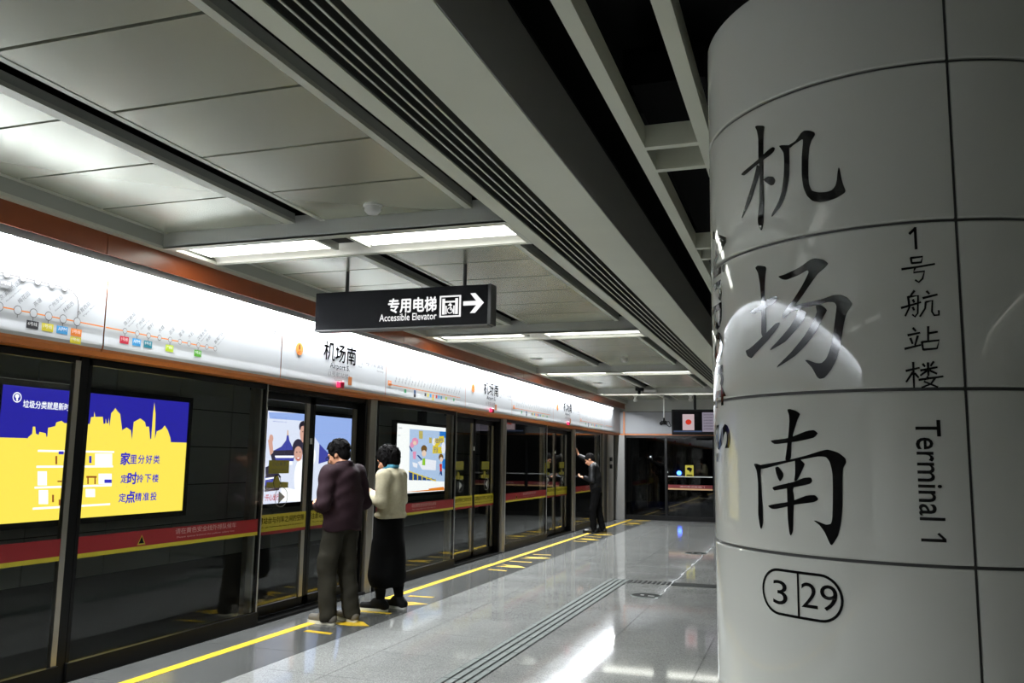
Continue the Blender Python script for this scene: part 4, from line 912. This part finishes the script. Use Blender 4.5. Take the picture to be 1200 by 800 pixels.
# latin lettering turned to read downwards
def turned(txt, z0, z1, u0, u1, bold, name):
    vs, fc = text2d(txt, bold, 3); lo, hi = vs.min(0), vs.max(0)
    s_ = (z0-z1)/(hi[0]-lo[0]); mb = MB()
    cap = text2d('T', bold, 3)[0][:, 1].max()
    vs, fc = fine2d(vs, fc, .08)
    mb.add([arc(u0+(p[1])/cap*(u1-u0), z0-(p[0]-lo[0])*s_) for p in vs], fc); mb.build(name, M_ink, colm)
turned('Terminal', 1.618, 1.358, az(-94.3), az(-88.9), .010, 'terminal_lettering')
mb = MB(); ua, ub = az(-94.3), az(-88.9)
for i in range(4): rect(mb, arc, ua+(ub-ua)*i/4, ua+(ub-ua)*(i+1)/4, 1.304, 1.312)
mb.poly([arc(ub, 1.304), arc(ub, 1.312), arc(ub-.016, 1.328), arc(ub-.021, 1.324), arc(ub-.009, 1.312)]); mb.build('terminal_numeral', M_ink, colm)
turned('Airport S.', 2.292, 1.500, az(-164.5), az(-151.3), .016, 'airport_lettering')
# exit numbers in an outlined lozenge
mb = MB(); u0, u1, z0, z1 = az(-136.6), az(-112.4), 1.070, 1.200; r_ = (z1-z0)/2; zc = (z0+z1)/2
ring_o, ring_i = [], []
for c, s_ in ((u1-r_, -PI/2), (u0+r_, PI/2)):
    for q in range(17):
        t = s_ + PI*q/16
        ring_o.append((c+r_*math.cos(t), zc+r_*math.sin(t))); ring_i.append((c+(r_-.0075)*math.cos(t), zc+(r_-.0075)*math.sin(t)))
def dense(r):
    out = []
    for p, q in zip(r, r[1:]+r[:1]):
        k = 8 if abs(p[0]-q[0]) > .05 else 1
        out += [(p[0]+(q[0]-p[0])*i/k, p[1]+(q[1]-p[1])*i/k) for i in range(k)]
    return out
ro_, ri_ = dense(ring_o), dense(ring_i); n = min(len(ro_), len(ri_))
mb.add([arc(*p) for p in ro_[:n]] + [arc(*p) for p in ri_[:n]], [(i, (i+1) % n, n+(i+1) % n, n+i) for i in range(n)])
um = az(-124.5); rect(mb, arc, um-.003, um+.003, z0+.004, z1-.004); mb.build('number_outline', M_ink, colm)
mb = MB(); put_text(mb, '3', arc, az(-132.6), az(-127.9), 1.100, 1.167, .004, res=4); put_text(mb, '29', arc, az(-123.6), az(-113.9), 1.103, 1.172, .004, res=4); mb.build('numbers', M_ink, colm)

# ================================================================== PEOPLE (signed-distance bodies -> one continuous skin each)
import openvdb
V = lambda *a: np.array(a, float)
def rc(a, b, ra, rb=None, s=(1, 1, 1)): return ('rc', V(*a), V(*b), ra, ra if rb is None else rb, V(*s))
def el(c, r, R=None): return ('el', V(*c), V(*r), np.eye(3) if R is None else R)
def prim_box(p, pad):
    if p[0] == 'rc':
        r = max(p[3], p[4])*max(1, p[5].max()); lo = np.minimum(p[1], p[2])-r; hi = np.maximum(p[1], p[2])+r
    else: r = p[2].max(); lo, hi = p[1]-r, p[1]+r
    return lo-pad, hi+pad
def prim_d(p, X):
    if p[0] == 'rc':
        s = p[5]; a, b = p[1]/s, p[2]/s; q = X/s - a; ba = b-a
        t = np.clip((q @ ba)/max(ba @ ba, 1e-9), 0, 1)
        return (np.linalg.norm(q - t[..., None]*ba, axis=-1) - (p[3]+(p[4]-p[3])*t))*s.min()
    q = (X-p[1]) @ p[3]; k0 = np.linalg.norm(q/p[2], axis=-1); k1 = np.linalg.norm(q/p[2]**2, axis=-1)+1e-9
    return k0*(k0-1)/k1
def skin(name, prims, vox, m, parent, k=.02, cut=(), wrinkle=0., wf=26., cutk=.01):
    los, his = zip(*[prim_box(p, .05) for p in prims]); lo, hi = np.min(los, 0), np.max(his, 0)
    n = np.ceil((hi-lo)/vox).astype(int)+1; D = np.full(n, .08)
    ax = [lo[i]+vox*np.arange(n[i]) for i in range(3)]
    def region(p, pad):
        a, b = prim_box(p, pad); i0 = np.clip(((a-lo)/vox).astype(int), 0, n-1); i1 = np.clip(((b-lo)/vox).astype(int)+2, 1, n)
        sl = tuple(slice(i0[k_], i1[k_]) for k_ in range(3))
        return sl, np.stack(np.meshgrid(*[ax[k_][sl[k_]] for k_ in range(3)], indexing='ij'), -1)
    for p in prims:
        sl, X = region(p, .05); d = np.minimum(prim_d(p, X), .08); o = D[sl]
        h = np.clip(.5+.5*(o-d)/k, 0, 1); D[sl] = o*(1-h)+d*h-k*h*(1-h)
    for p in cut:
        sl, X = region(p, .02); d = -prim_d(p, X); o = D[sl]
        h = np.clip(.5-.5*(o-d)/cutk, 0, 1); D[sl] = o*(1-h)+d*h+cutk*h*(1-h)
    if wrinkle:
        X, Yy, Z = np.meshgrid(*ax, indexing='ij')
        D += wrinkle*(np.sin(wf*(Z*1.3+.5*X)+3*np.sin(9*Yy+4*Z))*.5 + np.sin(wf*.6*(Z+.8*Yy)+2.3*np.sin(11*X+3*Z)+1.1)*.5)
    g = openvdb.FloatGrid(background=.08); g.copyFromArray(D)
    vs, tr, qd = g.convertToPolygons(isovalue=0., adaptivity=0.)
    vs = vs*vox + lo
    me = bpy.data.meshes.new(name); me.from_pydata(vs.tolist(), [], tr.tolist()+qd.tolist()); me.materials.append(m)
    b = bmesh.new(); b.from_mesh(me); bmesh.ops.smooth_vert(b, verts=b.verts, factor=.5, use_axis_x=True, use_axis_y=True, use_axis_z=True); bmesh.ops.recalc_face_normals(b, faces=b.faces); b.to_mesh(me); b.free()
    me.polygons.foreach_set('use_smooth', [True]*len(me.polygons)); me.update()
    o = bpy.data.objects.new(name, me); COL.objects.link(o); o.parent = parent; return o
def rotm(yaw=0, pitch=0, roll=0):   # head frame: pitch > 0 looks down, yaw > 0 to the left
    return np.array((Matrix.Rotation(yaw, 3, 'Z') @ Matrix.Rotation(pitch, 3, 'Y') @ Matrix.Rotation(roll, 3, 'X')))
def head_prims(c, R):
    P_ = lambda *a: c + R @ V(*a)
    E_ = lambda q, r: el(P_(*q), r, R)
    out = [E_((-.012, 0, .022), (.096, .075, .098)), E_((.028, 0, -.045), (.064, .056, .074)), E_((.062, 0, -.098), (.022, .024, .018)),
           rc(P_(.088, 0, .004), P_(.112, 0, -.032), .008, .012), E_((.100, 0, -.036), (.012, .017, .009)), E_((.078, 0, .022), (.02, .052, .012)),
           E_((.088, 0, -.064), (.011, .022, .006)), E_((.086, 0, -.076), (.011, .019, .007))]
    for s in (-1, 1): out += [E_((-.008, s*.076, -.008), (.021, .010, .032)), E_((.058, s*.040, -.028), (.026, .022, .022))]
    return out
def eyes(c, R, parent):
    for s in (-1, 1):
        mb = MB(); q = c + R @ V(.084, s*.031, .003)
        mb.lathe([(.0001, -.011), (.008, -.008), (.011, 0), (.008, .008), (.0001, .011)], q, 10); mb.build('eye', mat('eye_dark', (.03, .02, .015), .2), parent, smooth=True, local=True)
def hand_prims(w, f, nrm, side, curl=.5, spread=.0, L=1.):
    """w wrist, f finger direction, nrm the way the palm faces, side=+1 thumb at cross(nrm,f)"""
    f = f/np.linalg.norm(f); nrm = nrm - f*(nrm @ f); nrm /= np.linalg.norm(nrm); t = np.cross(nrm, f)*side; out = []
    ln = (.075, .082, .077, .062)
    for i in range(4):
        o = (.028 - .019*i); base = w + f*.01*L + t*o*.6; kn = w + f*(.085-.004*abs(i-1))*L + t*o
        out.append(rc(base, kn, .015, .0115)); p = kn; a = 0
        for j, (fr, r) in enumerate(((.45, .0090), (.31, .0082), (.24, .0074))):
            a += curl*(.7, 1.0, .7)[j]; d = f*math.cos(a) + nrm*math.sin(a); q = p + d*ln[i]*fr*1.05*L; out.append(rc(p, q, r+.0006, r)); p = q
    b = w + f*.02 + t*.022; q = b + (f*.55+t*.65+nrm*.35)*.045; r_ = q + (f*.85+t*.2+nrm*.4)*.032; s_ = r_ + (f*.9-t*.1+nrm*.3)*.024
    out += [rc(b, q, .016, .012), rc(q, r_, .011, .0098), rc(r_, s_, .0098, .0085)]
    return out
def limb(J, a, b): return J[a], J[b]
def body(J, hc, HR, hands):
    pr = head_prims(hc, HR) + [rc(J['neck'], hc + HR @ V(-.02, 0, -.06), .054, .05)]
    pr += [rc(J['neck']-V(0, 0, .06), J['chest'], .07, .11, (.75, 1.25, 1)), rc(J['chest'], J['pelvis'], .115, .105, (.78, 1.25, 1)), rc(J['shL'], J['shR'], .05)]
    for s in 'LR':
        pr += [rc(J['hip'+s], J['knee'+s], .078, .052), rc(J['knee'+s], J['ank'+s], .052, .034), rc(J['ank'+s]-V(0, 0, .03), J['toe'+s], .036, .026),
               rc(J['sh'+s], J['el'+s], .045, .036), rc(J['el'+s], J['wr'+s], .036, .024)]
    return pr + hands
def shoe(J, s, m_up, m_sole, parent, low=True):
    a, t = J['ank'+s], J['toe'+s]; d = (t-a); d[2] = 0; d /= np.linalg.norm(d)
    heel = a - d*.045; heel[2] = .045; tip = V(t[0], t[1], .042) + d*.02
    up = skin('shoe', [rc(heel, tip, .043, .036, (1, 1, 1)), rc(a-V(0, 0, .0), V(*(a+d*.06)), .046, .036), rc(V(heel[0], heel[1], .05), V(a[0], a[1], .09), .04, .043)], .007, m_up, parent, .03, cut=[el((heel[0]*.5+tip[0]*.5, heel[1]*.5+tip[1]*.5, -.28), (.5, .5, .30))])
    n = 22; mid = (heel+tip)/2; hl = np.linalg.norm((tip-heel)[:2])/2+.042; pn = V(-d[1], d[0], 0); mb = MB(); lo, hi = [], []
    for i in range(n):
        th = 2*PI*i/n; x = math.cos(th)*hl; wv = .048*(1+.06*math.cos(th)); yv = math.copysign(abs(math.sin(th))**.7, math.sin(th))*wv
        p = mid + d*x + pn*yv; lo.append((p[0], p[1], 0)); hi.append((p[0], p[1], .024))
    mb.add(lo+hi, [(i, (i+1) % n, n+(i+1) % n, n+i) for i in range(n)] + [tuple(range(n-1, -1, -1)), tuple(range(n, 2*n))])
    mb.build('sole', m_sole, up, local=True)
    for q in range(3):
        c = a + d*(.055+.024*q); zc = .085-.012*q
        MB().tube(c+pn*.024+V(0, 0, zc-c[2]), c-pn*.024+V(0, 0, zc-c[2]), .004, n=6).build('lace', m_sole if low else m_up, up, local=True)
    return up
def person(name, loc, heading, label):
    o = empty(name, loc, label, 'person'); o.rotation_euler = (0, 0, heading); return o
def stand(sep, front, h=1.):
    J = {}
    for s, g in (('L', 1), ('R', -1)):
        dx = front*g
        J['hip'+s] = V(0, g*.085, .87*h); J['knee'+s] = V(.03+dx*.5, g*(.085+sep)*.5+g*.045, .47*h); J['ank'+s] = V(dx-.03, g*(.07+sep), .085); J['toe'+s] = V(dx+.135, g*(.09+sep), .035)
    return J
M_skin = mat('skin', srgb('c08a6c'), .45, var=(30, .05)); M_hair = mat('black_hair', (.0035, .003, .003), .75, spec=.05, bump=(150, .8))
def locks(c, R, cen, rad, n, seed, zmin, flow=.034, r=.011, xmax=.6):
    """short locks lying on the skull, falling from the crown"""
    rg = np.random.RandomState(seed); out = []
    while len(out) < n:
        d = rg.normal(size=3); d /= np.linalg.norm(d)
        if d[2] < zmin or (d[0] > xmax and d[2] < .55): continue
        p = V(*cen) + d*V(*rad)*.985; t = V(d[0], d[1], -.25-.6*abs(d[2]) if d[2] < .8 else 0) + rg.normal(size=3)*.25
        t -= d*(t @ d); t /= np.linalg.norm(t)+1e-6
        q = p + t*flow*(.7+.6*rg.rand()) + d*.002
        out.append(rc(c + R @ p, c + R @ q, r, r*.55))
    return out
# ---- man in a maroon jacket, back half turned to us
man = person('person', (-4.09, 7.17, 0), math.radians(163), 'man in dark maroon jacket and olive trousers, head bowed')
J = stand(.045, .03)
J.update(pelvis=V(0, 0, .92), chest=V(-.02, 0, 1.24), neck=V(-.005, 0, 1.40), shL=V(.0, .185, 1.345), shR=V(.0, -.185, 1.345),
         elL=V(-.04, .265, 1.07), elR=V(-.03, -.26, 1.07), wrL=V(.20, .13, 1.03), wrR=V(.20, -.12, 1.03))
HR = rotm(.30, .42); hc = V(.065, .01, 1.520)
skin('body', body(J, hc, HR, hand_prims(J['wrL'], V(.75, -.6, .15), V(.2, -.7, .6), -1, .55) + hand_prims(J['wrR'], V(.75, .6, .1), V(.2, .7, .6), 1, .55)), .0068, M_skin, man, .018)
hp = lambda *a: hc + HR @ V(*a)
skin('hair', locks(hc, HR, (-.020, 0, .036), (.108, .088, .103), 70, 1, -.35) + [el(hp(-.020, 0, .036), (.106, .086, .101), HR), el(hp(-.062, 0, -.018), (.056, .072, .072), HR), rc(hp(.0, .076, .01), hp(.005, .077, -.012), .012), rc(hp(.0, -.076, .01), hp(.005, -.077, -.012), .012)], .005, M_hair, man, .006, cut=[el(hp(.105, 0, -.040), (.088, .11, .088), HR)])
eyes(hc, HR, man)
mb = MB()
for s in (-1, 1):
    ring = [hp(.108+.006*math.cos(2*PI*i/14)*0, s*.033+.024*math.cos(2*PI*i/14), -.002+.017*math.sin(2*PI*i/14)) for i in range(14)]
    for a, b in zip(ring, ring[1:]+ring[:1]): mb.tube(a, b, .0024, n=6)
    mb.tube(hp(.106, s*.056, .004), hp(.0, s*.082, .010), .0024, n=6)
mb.tube(hp(.108, -.009, .002), hp(.108, .009, .002), .0022, n=6); mb.build('glasses', M_dplastic, man, local=True)
M_maroon = mat('maroon_cloth', srgb('24141a'), .85, spec=.2, bump=(160, .25), var=(6, .1))
skin('jacket', [rc((-.02, 0, .88), (-.025, 0, 1.12), .168, .165, (.84, 1.24, 1)), rc((-.025, 0, 1.12), (-.03, 0, 1.30), .160, .135, (.82, 1.28, 1)), rc(J['shL']+V(-.01, -.02, 0), J['shR']+V(-.01, .02, 0), .085), rc((-.015, .05, 1.385), (-.015, -.05, 1.385), .07),
     rc(J['shL'], J['elL'], .080, .068), rc(J['elL'], J['wrL']-V(.03, 0, 0), .068, .052), rc(J['shR'], J['elR'], .080, .068), rc(J['elR'], J['wrR']-V(.03, 0, 0), .068, .052)] +
     [rc((.0+.062*math.cos(t), .064*math.sin(t), 1.425-.012*math.cos(t)), (.0+.062*math.cos(t+.7), .064*math.sin(t+.7), 1.425-.012*math.cos(t+.7)), .020) for t in np.arange(.9, 5.2, .7)],
     .009, M_maroon, man, .02, cut=[el((0, 0, .50), (.5, .5, .34))], wrinkle=.007, wf=34, cutk=.012)
mb = MB(); mb.tube((.125, .02, 1.36), (.15, .02, .90), .006, n=6); mb.build('zip', M_alu, man, local=True)
M_olive = mat('olive_cloth', srgb('28261f'), .9, spec=.15, bump=(180, .25), var=(7, .12))
skin('trousers', [rc((0, .05, .90), (0, -.05, .90), .125, .125, (.85, 1, 1))] + sum([[rc(J['hip'+s], J['knee'+s], .105, .085), rc(J['knee'+s], J['ank'+s]+V(.0, 0, -.01), .085, .080)] for s in 'LR'], []) + [rc(J['kneeL']+V(-.01, .055, .12), J['kneeL']+V(-.01, .055, .03), .05)],
     .010, M_olive, man, .03, wrinkle=.006, wf=34, cut=[el((0, 0, -.46), (.6, .6, .5))])
for s in 'LR': shoe(J, s, mat('grey_canvas', srgb('5c5850'), .8), mat('pale_sole', srgb('c8c4b0'), .6), man)
# ---- woman in a cream jacket and long black skirt
wom = person('person', (-3.98, 7.95, 0), math.radians(176), 'woman in cream fleece jacket and long black skirt looking at her hands')
J = stand(.03, .05, .97)
J.update(pelvis=V(0, 0, .90), chest=V(-.01, 0, 1.20), neck=V(0, 0, 1.36), shL=V(0, .165, 1.305), shR=V(0, -.165, 1.305),
         elL=V(-.03, .225, 1.06), elR=V(.0, -.21, 1.07), wrL=V(.205, .085, 1.105), wrR=V(.205, -.07, 1.12))
HR = rotm(.10, .46); hc = V(.055, .0, 1.478)
skin('body', body(J, hc, HR, hand_prims(J['wrL'], V(.85, -.35, .25), V(.1, -.6, .8), -1, .55) + hand_prims(J['wrR'], V(.85, .35, .25), V(.1, .6, .8), 1, .6)), .0068, M_skin, wom, .018)
hp = lambda *a: hc + HR @ V(*a)
skin('hair', locks(hc, HR, (-.024, 0, .030), (.118, .100, .112), 90, 2, -.75, .045, .013) + [el(hp(-.022, 0, .036), (.114, .096, .106), HR), el(hp(-.060, 0, -.030), (.068, .088, .085), HR), rc(hp(.0, .080, .02), hp(.010, .080, -.055), .024), rc(hp(.0, -.080, .02), hp(.010, -.080, -.055), .024)], .005, M_hair, wom, .008, cut=[el(hp(.125, 0, -.045), (.088, .10, .085), HR)])
eyes(hc, HR, wom)
M_cream = mat('cream_fleece', srgb('b9b196'), .95, spec=.2, bump=(260, .8), var=(40, .06))
skin('jacket', [rc((-.01, 0, .93), (-.02, 0, 1.10), .150, .145, (.85, 1.20, 1)), rc((-.02, 0, 1.10), (-.02, 0, 1.26), .145, .125, (.85, 1.2, 1)), rc(J['shL']+V(-.01, -.02, 0), J['shR']+V(-.01, .02, 0), .078), rc((-.012, .04, 1.345), (-.012, -.04, 1.345), .062),
     rc(J['shL'], J['elL'], .074, .066), rc(J['elL'], J['wrL']-V(.025, 0, 0), .066, .050), rc(J['shR'], J['elR'], .074, .066), rc(J['elR'], J['wrR']-V(.025, 0, 0), .066, .050)] +
     [rc((-.005+.155*math.cos(t)*.85, .178*math.sin(t), .925), (-.005+.155*math.cos(t+.4)*.85, .178*math.sin(t+.4), .925), .016) for t in np.arange(0, 6.28, .4)],
     .008, M_cream, wom, .02, cut=[el((0, 0, .55), (.5, .5, .352))], wrinkle=.004, wf=26, cutk=.02)
skin('scarf', [rc((.01+.058*math.cos(t), .060*math.sin(t), 1.395-.018*math.cos(t)), (.01+.058*math.cos(t+.6), .060*math.sin(t+.6), 1.395-.018*math.cos(t+.6)), .024) for t in np.arange(0, 6.28, .6)], .007, mat('teal_scarf', srgb('3f7f96'), .85, bump=(120, .4)), wom, .015, wrinkle=.002, wf=70)
M_blackcloth = mat('black_cloth', (.003, .003, .0032), .9, spec=.08, bump=(160, .2))
skin('skirt', [rc((.005, 0, .90), (0, 0, .62), .155, .17, (.88, 1.08, 1)), rc((.01, 0, .62), (.01, 0, .34), .175, .205, (.90, 1.05, 1))], .010, M_blackcloth, wom, .03, cut=[el((0, 0, -.10), (.6, .6, .335))], wrinkle=.006, wf=14)
skin('stockings', sum([[rc(J['knee'+s], J['knee'+s]*.4+J['ank'+s]*.6+V(-.012, 0, 0), .056, .058), rc(J['knee'+s]*.4+J['ank'+s]*.6+V(-.012, 0, 0), J['ank'+s], .058, .040)] for s in 'LR'], []), .008, mat('black_knit', (.003, .003, .0032), .8, spec=.1), wom, .02)
for s in 'LR': shoe(J, s, mat('black_mesh', (.006, .006, .0065), .7, spec=.2), mat('white_sole', srgb('d8d8d4'), .5), wom, False)
Rw = Matrix.Rotation(math.radians(176), 3, 'Z'); ph = Vector((-3.98, 7.95, 0)) + Rw @ Vector((.315, .005, 1.125))
e = empty('phone', ph, 'small red phone held in both hands of the woman in cream', 'phone'); e.rotation_euler = (0, .6, math.radians(176))
MB().box(-.035, .035, -.036, .036, -.006, .002).build('case', mat('red_case', srgb('a8283c'), .4), e, local=True, bevel=.002); MB().box(-.032, .032, -.033, .033, .002, .003).build('screen', mat('phone_glass', (.01, .01, .012), .1), e, local=True)
# ---- far man in black, leaning one hand on the steel pillar
fm_ = person('person', (-4.16, 17.9, 0), math.radians(183), 'man in black leaning on far steel pillar, looking at his phone')
J = stand(.03, .08)
J.update(pelvis=V(.03, 0, .92), chest=V(.05, 0, 1.24), neck=V(.09, 0, 1.40), shL=V(.07, .18, 1.345), shR=V(.08, -.18, 1.36),
         elL=V(.06, .23, 1.08), elR=V(.28, -.25, 1.52), wrL=V(.27, .06, 1.13), wrR=V(.435, -.20, 1.60))
HR = rotm(.05, .50); hc = V(.155, .0, 1.515)
skin('body', body(J, hc, HR, hand_prims(J['wrL'], V(.9, -.2, .2), V(0, -.3, 1), -1, .6) + hand_prims(J['wrR'], V(.28, .05, .95), V(1, .05, -.1), 1, .12)), .0085, M_skin, fm_, .018)
hp = lambda *a: hc + HR @ V(*a)
skin('hair', [el(hp(-.018, 0, .034), (.104, .086, .100), HR), el(hp(-.058, 0, -.012), (.054, .070, .068), HR)], .008, M_hair, fm_, .02, cut=[el(hp(.105, 0, -.050), (.088, .11, .092), HR)])
eyes(hc, HR, fm_)
M_leather = mat('black_leather', (.005, .005, .0055), .5, spec=.25, bump=(60, .4))
skin('jacket', [rc((.02, 0, .88), (.03, 0, 1.12), .150, .155, (.82, 1.2, 1)), rc((.03, 0, 1.12), (.05, 0, 1.30), .155, .13, (.82, 1.25, 1)), rc(J['shL']+V(-.01, -.02, 0), J['shR']+V(-.01, .02, 0), .08), rc((.07, .04, 1.385), (.07, -.04, 1.385), .062),
     rc(J['shL'], J['elL'], .075, .064), rc(J['elL'], J['wrL']-V(.025, 0, 0), .064, .046), rc(J['shR'], J['elR'], .075, .062), rc(J['elR'], J['wrR']-V(.02, 0, .02), .062, .046)], .011, M_leather, fm_, .03, cut=[el((0, 0, .50), (.5, .5, .34))], wrinkle=.005, wf=30, cutk=.02)
mb = MB(); mb.poly([(.09, .052, 1.435), (.04, .06, 1.43), (.03, .058, 1.448), (.08, .054, 1.456)]); mb.build('shirt_collar', M_white, fm_, local=True)
skin('trousers', [rc((.02, .05, .90), (.02, -.05, .90), .12, .12, (.85, 1, 1))] + sum([[rc(J['hip'+s], J['knee'+s], .098, .076), rc(J['knee'+s], J['ank'+s], .076, .066)] for s in 'LR'], []), .011, M_blackcloth, fm_, .03, wrinkle=.005, wf=34, cut=[el((0, 0, -.46), (.6, .6, .5))])
for s in 'LR': shoe(J, s, mat('black_leather_shoe', (.01, .01, .01), .35), M_dplastic, fm_)
Rw = Matrix.Rotation(math.radians(183), 3, 'Z'); ph = Vector((-4.18, 17.9, 0)) + Rw @ Vector((.385, .03, 1.165))
e = empty('phone', ph, 'lit white phone in the hand of the far man in black', 'phone'); e.rotation_euler = (0, .35, math.radians(183))
MB().box(-.07, .07, -.036, .036, -.008, 0).build('case', M_dplastic, e, local=True, bevel=.003); MB().box(-.066, .066, -.033, .033, 0, .001).build('screen', emis('phone_screen', (.8, .88, 1.), 1.2), e, local=True)
